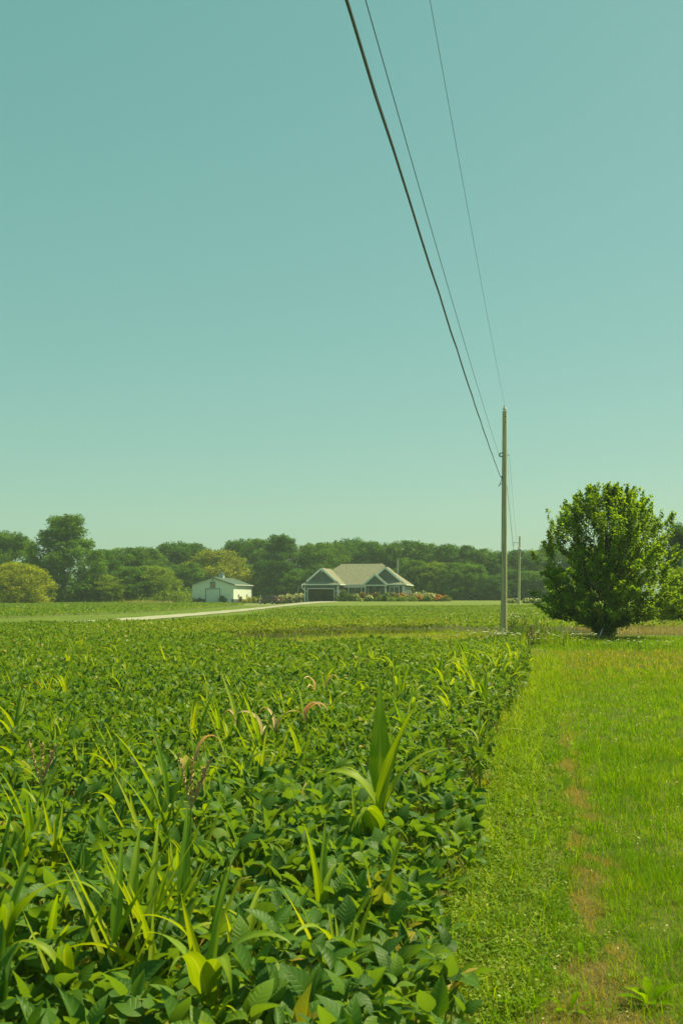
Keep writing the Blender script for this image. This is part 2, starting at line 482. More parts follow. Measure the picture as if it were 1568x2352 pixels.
M['drygrass'] = leafmat('tan_dry_grass', [(0, (.24, .22, .06)), (1, (.42, .34, .14))], .3, (1.1, 1, .7), .8)

# ------------------------------------------------------------------ ground and field sheets
def grid_sheet(name, xs, ys, mat, lift=0.0, mask=None):
    X, Y = np.meshgrid(xs, ys)
    V = np.stack([X, Y, g(X, Y) + lift], -1).reshape(-1, 3)
    nx, ny = len(xs), len(ys)
    i, j = np.meshgrid(np.arange(nx - 1), np.arange(ny - 1))
    a = (j * nx + i).ravel()
    F = np.stack([a, a + 1, a + nx + 1, a + nx], -1)
    if mask is not None:
        F = F[mask(V[F].mean(1)[:, 0], V[F].mean(1)[:, 1])]
    m = np_mesh(name, V, F, mat, smooth=True)
    o = part(name, m)
    o['kind'] = 'structure'
    return o

def axis(*segs):
    return np.unique(np.concatenate([np.arange(a, b, s) for a, b, s in segs] + [[segs[-1][1]]]))
grid_sheet('ground', axis((-2500, -300, 200), (-300, -80, 20), (-80, 80, 2), (80, 300, 20), (300, 2500, 200)),
           axis((-60, 0, 4), (0, 270, 2), (270, 500, 20), (500, 4000, 250)), M['ground'])

EY = [0, 4.0, 5.7, 7.8, 11.5, 16.2, 22, 27, 33, 36, 41]
EX = [.25, .42, .50, .77, 1.35, 2.10, 3.35, 4.35, 5.35, 5.6, 5.2]
def xedge(y):
    return np.interp(y, EY, EX) + .13 * np.sin(np.asarray(y) * 1.6) + .09 * np.sin(np.asarray(y) * 4.3) + .05 * np.sin(np.asarray(y) * 9.1)
def inpoly(x, y, poly):
    x = np.asarray(x); y = np.asarray(y)
    c = np.zeros(x.shape, bool)
    n = len(poly)
    for i in range(n):
        (x1, y1), (x2, y2) = poly[i], poly[(i + 1) % n]
        if y1 == y2: continue
        c ^= ((y1 > y) != (y2 > y)) & (x < (x2 - x1) * (y - y1) / (y2 - y1) + x1)
    return c
FIELD = [(-60, 52), (-24, 52.5), (-12.5, 57), (-9.0, 76), (-7.8, 95), (-7, 126), (-3, 137), (4, 141), (14, 143), (26, 150), (90, 150), (90, 58), (16, 57), (5, 57), (0, 53), (-6, 44), (-9, 41), (-60, 41)]
LEFT_FIELD = [(-140, 92), (-26, 90), (-20, 118), (-17, 160), (-17, 205), (-30, 226), (-60, 222), (-140, 225)]
def in_near(x, y):
    return (x < xedge(y)) & (y < np.where(np.asarray(x) > -4, 36.5, 43) + .8 * np.sin(np.asarray(x) * 1.7)) & (x > -40)
def in_field(x, y):
    return in_near(x, y) | inpoly(x, y, FIELD)
grid_sheet('field_soil', axis((-60, 90, 1.0)), axis((-4, 175, 1.0)), M['soil'], .012, lambda x, y: inpoly(x, y, FIELD) | ((x < xedge(y) - .4) & (y < 43) & (x > -40)))
grid_sheet('field_soil_beyond', axis((-140, -16, 2)), axis((88, 228, 2)), M['margin'], .012, lambda x, y: inpoly(x, y, LEFT_FIELD))
HOUSE_LAWN = [(-17, 186), (-6, 150), (3, 148), (14, 149), (27, 154), (95, 153), (95, 245), (-20, 245), (-40, 240), (-40, 228), (-22, 214)]
grid_sheet('lawn', axis((-40, 95, 1.5)), axis((146, 246, 1.5)), M['lawn'], .022, lambda x, y: inpoly(x, y, HOUSE_LAWN))

grid_sheet('grass_strip', axis((-150, 30, 2)), axis((56, 250, 2)), M['margin'], .008, lambda x, y: ~inpoly(x, y, FIELD) & ~inpoly(x, y, LEFT_FIELD) & ~inpoly(x, y, HOUSE_LAWN))
# gravel driveway, from the left foreground up to the garage, with a branch to the barn
def strip_sheet(name, L, Rr, mat, lift, sub=4):
    vs, fs = [], []
    n = len(L)
    for i in range(n):
        for k in range(sub + 1):
            t = k / sub
            x = L[i][0] * (1 - t) + Rr[i][0] * t; y = L[i][1] * (1 - t) + Rr[i][1] * t
            vs.append((x, y, gf(x, y) + lift))
    for i in range(n - 1):
        for k in range(sub):
            a = i * (sub + 1) + k
            fs.append((a, a + 1, a + sub + 2, a + sub + 1))
    m = np_mesh(name, np.array(vs), np.array(fs), mat, smooth=True)
    o = part(name, m); o['kind'] = 'structure'
    return o
def resample(P, Q, n):
    t = np.linspace(0, 1, len(P)); tt = np.linspace(0, 1, n)
    f = lambda A: np.stack([np.interp(tt, t, [a[0] for a in A]), np.interp(tt, t, [a[1] for a in A])], -1)
    P, Q = f(P), f(Q)
    wv = np.stack([.18 * np.sin(np.arange(n) * 1.7), .1 * np.sin(np.arange(n) * 2.3)], -1)
    return P + wv, Q - wv[::-1]
DL = [(-25, 64.5), (-20.5, 73), (-17.4, 84), (-16.2, 98), (-14.6, 115), (-13.2, 135), (-11.8, 155), (-10.0, 172), (-9.0, 185), (-8.8, 198), (-7.2, 208.8)]
DR = [(-22.0, 62.5), (-17.4, 71.5), (-14.2, 83), (-12.9, 98), (-11.4, 115), (-10.0, 135), (-8.4, 155), (-5.0, 172), (-2.0, 185), (-.2, 197), (-1.0, 207.6)]
strip_sheet('driveway', *resample(DL, DR, 60), M['gravel'], .05)
strip_sheet('barn_drive', *resample([(-8.8, 191), (-13, 205), (-20, 213), (-27, 219)], [(-8.6, 196), (-12, 210), (-19, 217.5), (-26, 223.5)], 24), M['gravel'], .044)

# ------------------------------------------------------------------ soybean field
def ntint(n, a=.4, s=.22, yel=.03):
    t = np.clip(a + rng.normal(0, s, n), 0, .85)
    k = rng.random(n) < yel
    t[k] = rng.uniform(.88, 1, k.sum())
    return t
def canopy(x, y):
    h = .54 + .055 * wob(x, y, 1.1, 3) + .05 * wob(x, y, 4.5, 4)
    e = np.where(y < 43, xedge(y) - x, 9)
    return h * np.clip(.45 + e / .55, .35, 1)
def scatter(y0, y1, dens, xl, xr, mask, power=0.0):
    yy = np.linspace(y0, y1, 40)
    a, b = float(np.min(xl(yy))), float(np.max(xr(yy)))
    n = int((y1 - y0) * (b - a) * dens)
    y = rng.uniform(y0, y1, n)
    x = rng.uniform(a, b, n)
    k = (x > xl(y)) & (x < xr(y)) & mask(x, y)
    return x[k], y[k]
XL = lambda y: -.335 * y - .9
def trifoliates(L, tm, x, y, size, low_frac, tint_a, yel, petioles=None):
    n = len(x)
    h = canopy(x, y)
    low = rng.random(n) < low_frac
    top = h - np.abs(rng.normal(0, .09, n)) + .03
    z = np.where(low, rng.uniform(.12, .85, n) * h, top)
    base = np.stack([x, y, g(x, y) + z], -1)
    az0 = rng.uniform(0, 2 * math.pi, n)
    sz = size * rng.uniform(.62, 1.18, n)
    tt = ntint(n, tint_a, .17, yel) + np.where(low, .42, 0)
    el0 = rng.normal(R(26), R(32), n)
    for j, da in enumerate((0, 1.25, -1.25)):
        az = az0 + da + rng.normal(0, .25, n)
        el = np.clip(el0 + rng.normal(0, R(26), n), R(-55), R(82))
        roll = rng.normal(0, R(30), n)
        B = basis(az, el, roll)
        P = base + B[:, 1] * (.035 if j == 0 else .008)
        which = rng.integers(0, len(tm), n)
        t = np.clip(tt + rng.normal(0, .06, n), 0, 1)
        for q in range(len(tm)):
            k = which == q
            L.add(tm[q], P[k], B[k], sz[k] * (1.08 if j == 0 else .95), t[k])
    if petioles is not None:
        k = rng.random(n) < .8
        b = base[k]; m = len(b)
        el = rng.uniform(R(50), R(85), m)
        Bp = basis(az0[k], el, rng.uniform(0, 6, m))
        ln = np.minimum(.30, z[k] * .8)
        petioles.add(BLADE_T, b - Bp[:, 1] * ln[:, None], Bp, np.stack([np.full(m, .0062), ln, ln * .3], -1), rng.random(m))
BLADE_T = blade_t(2, .25, 1.0)

hi, pet = Leaves(), Leaves()
x, y = scatter(2.4, 9.5, 190, XL, lambda y: np.interp(y, EY, EX) + .1, in_near)
trifoliates(hi, SOY_HI, x, y, .130, .42, .38, .03, pet)
o = part('soybean_crop', hi.mesh('soybean_crop', M['soy'], True)); tag(o, None, None, None, 'stuff')
o['label'] = 'dense dark green soybean plants with broad leaves in the foreground'
mid = Leaves()
x, y = scatter(9.5, 23, 185, XL, lambda y: np.interp(y, EY, EX) + .1, in_near)
trifoliates(mid, SOY_MID, x, y, .110, .30, np.interp(y, [9, 23], [.44, .54]), .045, pet)
o = part('soybean_crop', mid.mesh('soybean_crop', M['soy_far'], True)); tag(o, None, None, None, 'stuff')
o['label'] = 'soybean canopy in the middle of the field behind the foreground leaves'
n = 9000                                       # upright stems that show in the gaps
x, y = scatter(2.6, 12, 45, XL, lambda y: np.interp(y, EY, EX), in_near)
h = canopy(x, y) * rng.uniform(.6, .95, len(x))
B = basis(rng.uniform(0, 6.28, len(x)), rng.uniform(R(70), R(90), len(x)), rng.uniform(0, 6.28, len(x)))
pet.add(BLADE_T, np.stack([x, y, g(x, y)], -1), B, np.stack([np.full(len(x), .005), h, h * .2], -1), rng.uniform(.3, 1, len(x)))
o = part('soybean_stems', pet.mesh('soybean_stems', M['stem'])); tag(o, None, None, None, 'stuff')
o['label'] = 'pale green soybean stems and leaf stalks under the canopy'

far = Leaves()
def loose(L, tm, x, y, size, a, yel, hmul=1.0):
    n = len(x)
    h = canopy(x, y) * hmul
    z = g(x, y) + h - np.abs(rng.normal(0, .07, n))
    B = basis(rng.uniform(0, 6.28, n), rng.normal(R(15), R(32), n), rng.normal(0, R(35), n))
    which = rng.integers(0, len(tm), n); t = ntint(n, 0, .15, yel) + a; sz = size * rng.uniform(.6, 1.25, n)
    t = np.clip(t, 0, 1)
    for q in range(len(tm)):
        k = which == q
        L.add(tm[q], np.stack([x, y, z], -1)[k], B[k], sz[k], t[k])
x, y = scatter(23, 60, 430, XL, lambda y: np.interp(y, EY, EX) + .1 + 0 * y, lambda x, y: in_field(x, y) & (rng.random(len(x)) < np.interp(y, [23, 60], [1, .55])))
loose(far, DIA, x, y, .115, .56 + .28 * sstep(38, 46, y) * sstep(-16, -4, x), .045)
x, y = scatter(56, 178, 55, lambda y: -.335 * y - 2, lambda y: .335 * y + 2, lambda x, y: inpoly(x, y, FIELD))
loose(far, DIA, x, y, .17, .66 + .10 * wob(x, y, 22, 8) + .18 * (1 - sstep(57, 75, y)), .05, np.interp(y, [57, 90], [.8, .4]))
x, y = scatter(88, 228, 26, lambda y: -.335 * y - 2, lambda y: -16 + 0 * y, lambda x, y: inpoly(x, y, LEFT_FIELD))
loose(far, DIA, x, y, .22, .60 + .12 * wob(x, y, 25, 9), .06, .6)
o = part('soybean_crop', far.mesh('soybean_crop', M['soy_far'])); tag(o, None, None, None, 'stuff')
o['label'] = 'distant soybean rows running up to the house and barn'

# ------------------------------------------------------------------ grass verge
gr, gc = Leaves(), Leaves()
def blades(L, tm, x, y, h, wd, tintv, lean=.5):
    n = len(x)
    if n == 0: return
    h = np.broadcast_to(h, (n,)) * rng.uniform(.55, 1.3, n)
    el = R(90) - np.abs(rng.normal(0, lean, n)).clip(0, 1.45)
    B = basis(rng.uniform(0, 6.28, n), el, rng.normal(0, .4, n))
    # flat side along the bend: across stays horizontal
    which = rng.integers(0, len(tm), n)
    t = np.clip(tintv, 0, 1)
    P = np.stack([x, y, g(x, y) - .004], -1)
    S = np.stack([np.broadcast_to(wd, (n,)) * rng.uniform(.7, 1.3, n), h, h], -1)
    for q in range(len(tm)):
        k = which == q
        L.add(tm[q], P[k], B[k], S[k], t[k])
DXY = [4, 5.7, 8.1, 12.4, 16.2, 24, 40]; DXX = [1.1, 1.27, 1.72, 2.5, 3.15, 4.7, 8]
def xdead(y): return np.interp(y, DXY, DXX) + .05 * np.sin(np.asarray(y) * 3.1) + .035 * np.sin(np.asarray(y) * 8.7)
def deadness(x, y):
    wdt = (.14 + .08 * np.sin(y * 2.3 + 1) + .05 * np.sin(y * 6.1)) * np.interp(y, [4, 5.4, 6.6, 10, 17], [1.3, 1.15, .8, .65, .4])
    d = np.abs(x - xdead(y)) / np.maximum(wdt, .02) + .45 * wob(x, y, .16, 91) + .3 * wob(x, y, .07, 92)
    return np.clip(1.6 - d, 0, 1) * ((wob(x, y, .45, 21) > -.25) | (y < 6.4)) * np.interp(y, [16, 22], [1, 0])
def verge(x, y): return (x > xedge(y) - .12) & (y < 52)
def vtint(x, y):
    t = .30 + .09 * wob(x, y, .8, 31) + .10 * wob(x, y, 3, 32)
    t = t + .30 * np.clip(1 - (x - xedge(y)) / (.06 * y + .22), 0, 1) - .05
    t = t + .10 * sstep(22, 31, y) * (1 - sstep(38, 41, y))
    return t
XR = lambda y: .335 * y + 1.0
def lay(y0, y1, dens, h, wd, tm):
    x, y = scatter(y0, y1, dens, lambda y: np.interp(y, EY, EX) - .25, XR, verge)
    d = deadness(x, y)
    rel = (x - xedge(y)) / np.maximum(xdead(y) - xedge(y), .3)          # 0 at the crop edge, 1 at the worn strip
    keep = rng.random(len(x)) > np.maximum(d * 1.15, np.where(rel < .75, .50 + .30 * wob(x, y, .7, 5), 0))
    x, y, rel, d = x[keep], y[keep], rel[keep], d[keep]
    tuft = np.clip(wob(x, y, .55, 41), 0, 1.2)
    hh = h * .88 * (.8 + 1.0 * tuft ** 1.5 + .35 * np.clip(wob(x, y, 2.2, 42), -.6, 1)) * np.where(rel < .7, .8, 1)
    hh = hh * (1 + .45 * sstep(24, 30, y) * (1 - sstep(38, 41, y)))
    t = vtint(x, y) + rng.normal(0, .20, len(x))
    dry = rng.random(len(x)) < .035
    seed = rng.random(len(x)) < .45 * sstep(21, 32, y) * (1 - sstep(38, 41, y)) * (.75 + .35 * wob(x, y, 4, 33) + .03 * x)
    dry = dry | seed
    t = np.where(dry, rng.uniform(.84, 1, len(x)), np.clip(t, 0, np.where(y > 24, .92, .80)))
    blades(gr, tm, x, y, hh, wd, t)
lay(3.6, 9, 4600, .115, .0030, BLADE)
lay(9, 16, 2100, .12, .0046, BLADE)
lay(16, 28, 700, .13, .009, BLADE_LO)
lay(28, 52, 280, .12, .017, BLADE_LO)
# dry thatch lying in the worn strip
x, y = scatter(3.8, 20, 11000, lambda y: np.interp(y, DXY, DXX) - .5, lambda y: np.interp(y, DXY, DXX) + .5, lambda x, y: deadness(x, y) > .1)
k = rng.random(len(x)) < deadness(x, y) * .8
blades(gr, BLADE, x[k], y[k], .085, .0030, rng.uniform(.88, 1, k.sum()), 1.45)
# tall loose stalks along the crop edge and in tufts
x, y = scatter(4, 36, 190, lambda y: np.interp(y, EY, EX) - .1, lambda y: np.interp(y, EY, EX) + .55 + .012 * y, verge)
blades(gr, BLADE, x, y, .24, .0035 + .00018 * y, .40 + .30 * rng.random(len(x)), .4)
x, y = scatter(4, 30, 9, lambda y: xedge(y) + .2, XR, verge)
k = np.repeat(np.arange(len(x)), 14)
x, y = x[k] + rng.normal(0, .035, len(k)), y[k] + rng.normal(0, .035, len(k))
blades(gr, BLADE, x, y, .19, .0032 + .00016 * y, .22 + .35 * rng.random(len(x)), .5)
o = part('grass', gr.mesh('grass', M['grass'])); o['kind'] = 'stuff'; o['label'] = 'bright green rough-mown grass verge beside the soybeans'
# pale clover heads sprinkled through the grass
cf = Leaves()
for y0, y1, dn, sz in ((4, 12, 16, .014), (12, 30, 14, .02), (30, 48, 7, .032)):
    x, y = scatter(y0, y1, dn, lambda y: np.interp(y, EY, EX) + .2, XR, verge)
    k = rng.random(len(x)) < .5 + .5 * wob(x, y, 2.5, 81)
    x, y = x[k], y[k]; n = len(x)
    for q in range(2):
        cf.add(DIA[2], np.stack([x, y, g(x, y) + .09 * rng.uniform(.7, 1.3, n)], -1), basis(rng.uniform(0, 6.28, n), rng.normal(.3, .5, n), rng.normal(0, .5, n)), sz * rng.uniform(.7, 1.3, n), rng.uniform(0, .6, n))
o = part('clover_flowers', cf.mesh('clover_flowers', M['petal_white'])); o['kind'] = 'stuff'; o['label'] = 'tiny pale clover heads sprinkled through the grass verge'
# low broad-leaved cover between the crop edge and the worn strip
def cover(y0, y1, dens, size, prob):
    x, y = scatter(y0, y1, dens, lambda y: np.interp(y, EY, EX) - .3, lambda y: np.interp(y, DXY, DXX) + .5, verge)
    rel = (x - xedge(y)) / np.maximum(xdead(y) - xedge(y), .3)
    k = (rng.random(len(x)) < prob * np.clip(1.15 - rel, 0, 1) * (.75 + .4 * wob(x, y, .6, 51))) & (deadness(x, y) < .5)
    x, y = x[k], y[k]; n = len(x)
    z = g(x, y) + rng.uniform(.008, .05, n)
    B = basis(rng.uniform(0, 6.28, n), rng.normal(.15, .45, n), rng.normal(0, .5, n))
    P = np.stack([x, y, z], -1); t = np.clip(.5 + .2 * wob(x, y, .6, 52) + rng.normal(0, .2, n), 0, 1)
    wh = rng.integers(0, 3, n)
    for q in range(3):
        kk = wh == q
        gc.add(SOY_MID[q] if y0 < 9 else DIA[q], P[kk], B[kk], size * rng.uniform(.6, 1.35, kk.sum()), t[kk])
cover(3.6, 9, 6500, .027, 1.0)
cover(9, 18, 2600, .036, .9)
cover(18, 34, 500, .05, .5)
o = part('ground_cover', gc.mesh('ground_cover', M['clover'])); o['kind'] = 'stuff'; o['label'] = 'low pale yellow-green creeping weeds between crop and grass'

exec_later = []
# ------------------------------------------------------------------ house
HA = R(10)
hp = at(698.5, 1380.9, 212)
house = thing('house', 'single-storey slate grey house with pale hipped roof, white trim and open garage', 'house', (hp.x, hp.y, gf(hp.x, hp.y) + .06), -HA)
def wall_u(mb, u0, u1, v0, v1, z0, z1, ops):
    """wall along u, openings (ua, ub, za, zb)"""
    c = u0
    for a, b, za, zb in sorted(ops):
        if a > c: mb.box(c, a, v0, v1, z0, z1)
        if za > z0: mb.box(a, b, v0, v1, z0, za)
        if zb < z1: mb.box(a, b, v0, v1, zb, z1)
        c = b
    if c < u1: mb.box(c, u1, v0, v1, z0, z1)
def wall_v(mb, v0, v1, u0, u1, z0, z1, ops):
    c = v0
    for a, b, za, zb in sorted(ops):
        if a > c: mb.box(u0, u1, c, a, z0, z1)
        if za > z0: mb.box(u0, u1, a, b, z0, za)
        if zb < z1: mb.box(u0, u1, a, b, zb, z1)
        c = b
    if c < v1: mb.box(u0, u1, c, v1, z0, z1)
EZ = 3.18
mb = MB()
wall_u(mb, 0, 6.3, 0, .15, -.5, EZ, [(.62, 5.52, -.5, 2.42)])
wall_v(mb, .152, 6.0, 6.15, 6.3, -.5, EZ, [])
wall_v(mb, .152, 16.5, 0, .15, -.5, EZ, [])
POW = [(7.6, 9.5, 1.55, 2.8), (11.75, 12.25, 1.5, 2.8), (12.9, 14.3, .5, 2.75)]
wall_u(mb, 6.302, 14.5, 7.6, 7.75, -.5, EZ, POW)
wall_u(mb, 14.5, 17.85, 4.7, 4.85, -.5, EZ, [(15.35, 17.0, .95, 2.8)])
wall_v(mb, 4.852, 7.6, 14.5, 14.65, -.5, EZ, [])
SW = [(7.0, 7.9, 1.35, 2.7), (9.6, 10.5, 1.35, 2.7), (11.9, 12.8, 1.35, 2.7)]
wall_v(mb, 4.7, 16.5, 17.852, 18.0, -.5, EZ, SW)
wall_u(mb, .152, 17.85, 16.35, 16.5, -.5, EZ, [])
mb.build('wall', M['siding'], house)
# lapped gable faces
def gable_face(cu, v, z0, hw, zt, name='gable'):
    m = MB(); m.slab([(cu - hw, v, z0), (cu + hw, v, z0), (cu, v, zt)], (0, .12, 0))
    return m.build(name, M['shake'], house)
G1 = dict(cu=3.15, hwb=2.75, zb=4.02, zt=6.40, v=.5)
gable_face(3.15, .5, 3.9, 2.80, 6.33)
gable_face(14.4, 5.45, 3.9, 3.05, 6.58)
gable_face(12.7, 3.72, 3.30, 2.15, 5.20)
# roof
rf = MB()
th = (0, 0, -.14)
e0, e1, f0, f1, ez, rz = -.35, 18.4, 5.6, 16.9, 3.32, 7.55
vm = (f0 + f1) / 2; ra, rb = e0 + (vm - f0), e1 - (vm - f0)
rf.slab([(e0, f0, ez), (e1, f0, ez), (rb, vm, rz), (ra, vm, rz)], th)
rf.slab([(e1, f1, ez), (e0, f1, ez), (ra, vm, rz), (rb, vm, rz)], th)
rf.slab([(e0, f1, ez), (e0, f0, ez), (ra, vm, rz)], th)
rf.slab([(e1, f0, ez), (e1, f1, ez), (rb, vm, rz)], th)
def dutch(cu, hw, zt, vf, vg, vb, zskirt):
    hb = hw * (zt - zskirt) / (zt - ez)
    for s in (-1, 1):
        P = [(cu, vg - .35, zt), (cu + s * hb, vg - .35, zskirt), (cu + s * hw, vf, ez), (cu + s * hw, vb, ez), (cu, vb, zt)]
        rf.slab(P if s > 0 else P[::-1], th)
    rf.slab([(cu - hw, vf, ez + .003), (cu + hw, vf, ez + .003), (cu + hb, vg - .02, zskirt + .01), (cu - hb, vg - .02, zskirt + .01)], th)
    return hb
hb1 = dutch(3.15, 3.55, 6.42, -.42, .5, 9.6, 4.0)
hb2 = dutch(14.4, 3.84, 6.68, 4.3, 5.45, 10.3, 4.02)
for s in (-1, 1):
    P = [(12.7, 3.4, 5.36), (12.7 + s * 2.36, 3.4, 3.3), (12.7 + s * 2.36, 8.0, 3.3), (12.7, 8.8, 5.36)]
    rf.slab(P if s > 0 else P[::-1], th)
roof = rf.build('roof', M['shingle'], house)
rc = MB()
rc.bar((ra - .05, vm, rz + .03), (rb + .05, vm, rz + .03), .3, .05)
rc.bar((3.15, .1, 6.45), (3.15, 8.9, 6.45), .26, .05)
rc.bar((14.4, 5.05, 6.71), (14.4, 9.6, 6.71), .26, .05)
rc.build('ridge_cap', M['bark'], roof)
# white trim: rakes, fascia and gutters, corner boards, bands
def rake(cu, hb, zt, zb, v, wdt=.34):
    for s in (-1, 1):
        a = Vector((cu, v, zt - .2)); b = Vector((cu + s * hb, v, zb - .2))
        tr = MB(); tr.bar(a, b, .06, wdt, (0, 0, 1)); tr.build('rake_board', M['white'], roof)
rake(3.15, hb1 + .02, 6.42, 4.0, .1); rake(14.4, hb2 + .02, 6.68, 4.02, 5.05); rake(12.7, 2.36, 5.36, 3.3, 3.37, .36)
def gutter(boxes):
    g_ = MB()
    for bx_ in boxes: g_.box(*bx_)
    return g_.build('gutter', M['white'], roof)
gutter([(-.44, 6.70, -.50, -.42, 3.14, 3.33), (6.70, 6.78, -.50, 5.55, 3.14, 3.33)])
gutter([(-.46, -.38, -.41, 16.9, 3.14, 3.33)])
gutter([(6.78, 10.34, 5.52, 5.60, 3.14, 3.33)])
gutter([(15.0, 18.40, 4.22, 4.30, 3.14, 3.33), (18.40, 18.48, 4.22, 16.9, 3.14, 3.33)])
for u, v in ((6.42, -.06), (18.1, 4.6)):
    m = MB(); m.tube([(u + .2, v - .32, 3.2), (u, v, 2.85), (u, v, .1)], .045, 6); m.build('downspout', M['white'], roof)
for nm, bx_ in (('corner_board', (-.012, .16, -.03, .0, -.4, 3.0)), ('corner_board', (6.12, 6.33, -.03, .0, -.4, 3.0)), ('corner_board', (17.66, 18.03, 4.66, 4.70, 0, 3.0)), ('corner_board', (18.0, 18.03, 16.2, 16.5, 0, 3.0)),
                ('trim_band', (14.52, 15.2, 4.67, 4.7, 1.30, 1.42)), ('trim_band', (17.15, 17.66, 4.67, 4.7, 1.30, 1.42)), ('trim_band', (6.34, 7.4, 7.57, 7.6, 1.30, 1.40)), ('trim_band', (9.7, 11.6, 7.57, 7.6, 1.30, 1.40)), ('trim_band', (12.3, 12.7, 7.57, 7.6, 1.30, 1.40)),
                ('porch_beam', (6.34, 10.6, 5.75, 5.95, 2.72, 3.16)), ('porch_beam', (10.62, 14.78, 3.62, 3.80, 3.00, 3.24))):
    m = MB(); m.box(*bx_); m.build(nm, M['white'], house)
for u in (10.85, 14.62):
    p = MB(); p.box(u - .1, u + .1, 3.62, 3.82, .3, 3.0); p.box(u - .15, u + .15, 3.58, 3.86, .3, .55); p.box(u - .14, u + .14, 3.59, 3.85, 2.84, 2.995)
    p.build('porch_column', M['white'], house)
for u in (7.3, 9.75, 11.05):
    p = MB(); p.box(u - .07, u + .07, 5.78, 5.92, .3, 2.715); p.build('porch_post', M['white'], house)
pf = MB(); pf.box(6.34, 14.5, 3.5, 7.58, -.4, .3); pf.build('porch_floor', M['concrete'], house)
sf = MB(); sf.box(6.34, 14.48, 5.96, 7.58, 3.08, 3.16); sf.build('porch_ceiling', M['white'], house)
def window(u0, u1, v, z0, z1, n=1, name='window', f=.09, parent=house):
    m = MB()
    m.box(u0 - f, u0, v - .04, v + .02, z0 - f, z1 + f); m.box(u1, u1 + f, v - .04, v + .02, z0 - f, z1 + f)
    m.box(u0, u1, v - .04, v + .02, z1, z1 + f); m.box(u0, u1, v - .06, v + .02, z0 - f, z0)
    for i in range(1, n):
        x = u0 + (u1 - u0) * i / n; m.box(x - .04, x + .04, v - .035, v + .05, z0, z1)
    wf = m.build(name, M['white'], parent)
    p = MB(); p.box(u0, u1, v + .06, v + .08, z0, z1); p.build('pane', M['glass'], wf)
    return wf
window(7.6, 9.5, 7.6, 1.55, 2.8, 3)
window(11.75, 12.25, 7.6, 1.5, 2.8, 1)
window(15.35, 17.0, 4.7, .95, 2.8, 2, f=.11)
for a, b, z0, z1 in SW:
    m = MB(); f = .09
    m.box(17.98, 18.04, a - f, a, z0 - f, z1 + f); m.box(17.98, 18.04, b, b + f, z0 - f, z1 + f)
    m.box(17.98, 18.04, a, b, z1, z1 + f); m.box(17.98, 18.06, a, b, z0 - f, z0)
    wf = m.build('window', M['white'], house)
    p = MB(); p.box(17.92, 17.94, a, b, z0, z1); p.build('pane', M['glass'], wf)
dr = MB(); dr.box(12.9, 13.0, 7.56, 7.7, .32, 2.75); dr.box(14.2, 14.3, 7.56, 7.7, .32, 2.75); dr.box(13.0, 14.2, 7.56, 7.7, 2.55, 2.75); dr.box(13.12, 14.08, 7.66, 7.70, .34, 2.5)
door = dr.build('front_door', M['white'], house)
m = MB(); m.box(13.0, 13.11, 7.67, 7.69, .5, 2.5); m.box(14.09, 14.2, 7.67, 7.69, .5, 2.5); m.box(13.35, 13.85, 7.64, 7.665, 1.0, 2.3); m.build('door_glass', M['glass'], door)
m = MB(); m.tube([(13.2, 7.6, 1.3), (13.2, 7.66, 1.3)], .04, 8); m.build('door_handle', M['dark_metal'], door)
# garage: white jamb, lit drywall interior, rolled-up door
gj = MB()
gj.box(.50, .62, -.03, .15, -.3, 2.54); gj.box(5.52, 5.64, -.03, .15, -.3, 2.54); gj.box(.62, 5.52, -.03, .15, 2.42, 2.54)
gj.build('garage_frame', M['white'], house)
gi = MB(); gi.box(.152, 6.148, 6.6, 6.7, -.1, 2.9); gi.box(.16, .22, .16, 6.6, -.1, 2.9); gi.box(6.08, 6.14, .16, 6.6, -.1, 2.9); gi.box(.22, 6.08, .16, 6.6, 2.8, 2.88)
gi.build('garage_lining', M['drywall'], house)
gd = MB()
for k in range(4): gd.box(.64, 5.5, .5 + k * .62, 1.08 + k * .62, 2.58, 2.63)
gd.build('garage_door', M['white'], house)
gfl = MB(); gfl.box(.1, 6.2, -.3, 6.6, -.30, -.02); gfl.build('garage_floor', M['concrete'], house)
v = MB(); v.box(3.03, 3.27, .44, .5, 5.55, 5.95); v.build('gable_vent', M['white'], house)
for u in (.32, 5.95):
    m = MB(); m.box(u - .09, u + .09, -.16, -.005, 1.85, 2.2); m.box(u - .12, u + .12, -.19, -.005, 2.2, 2.26)
    m.build('wall_lantern', M['grey_metal'], house)
HM = house.matrix_basis.copy()
HM = Matrix.Translation(house.location) @ Matrix.Rotation(-HA, 4, 'Z')
def hw(u, v, z=0): return HM @ Vector((u, v, z))

# things standing in the garage
p = hw(3.1, 4.4, -.02)
t = thing('riding_mower', 'dark riding mower parked inside the open garage on the right', 'mower', hw(4.75, 3.2, -.02), -HA)
m = MB(); m.box(-.3, .3, -.75, .1, .35, .8); m.slab([(-.28, -.75, .8), (.28, -.75, .8), (.28, .0, 1.0), (-.28, .0, 1.0)], (0, 0, -.2)); m.build('hood', M['dark_metal'], t)
m = MB(); m.box(-.25, .25, .35, .85, .6, .75); m.box(-.25, .25, .78, .88, .75, 1.15); m.build('seat', M['tyre'], t)
m = MB(); m.box(-.5, .5, -.25, .55, .15, .32); m.build('mower_deck', M['dark_metal'], t)
m = MB(); m.tube([(0, .1, .8), (0, .25, 1.1)], .03, 6); m.tube([(-.18, .25, 1.1), (.18, .27, 1.1)], .03, 6); m.build('steering_wheel', M['tyre'], t)
for sx, yy, r in ((-.4, -.6, .2), (.4, -.6, .2), (-.42, .55, .28), (.42, .55, .28)):
    m = MB(); m.tube([(sx - .1, yy, r), (sx + .1, yy, r)], r, 14); m.build('wheel', M['tyre'], t)
t = thing('storage_cabinet', 'dark upright cabinet against the garage back wall', 'cabinet', hw(2.55, 5.9, -.02), -HA)
m = MB(); m.box(-.45, .45, -.3, .3, 0, 1.35); m.build('cabinet_body', M['dark_metal'], t)
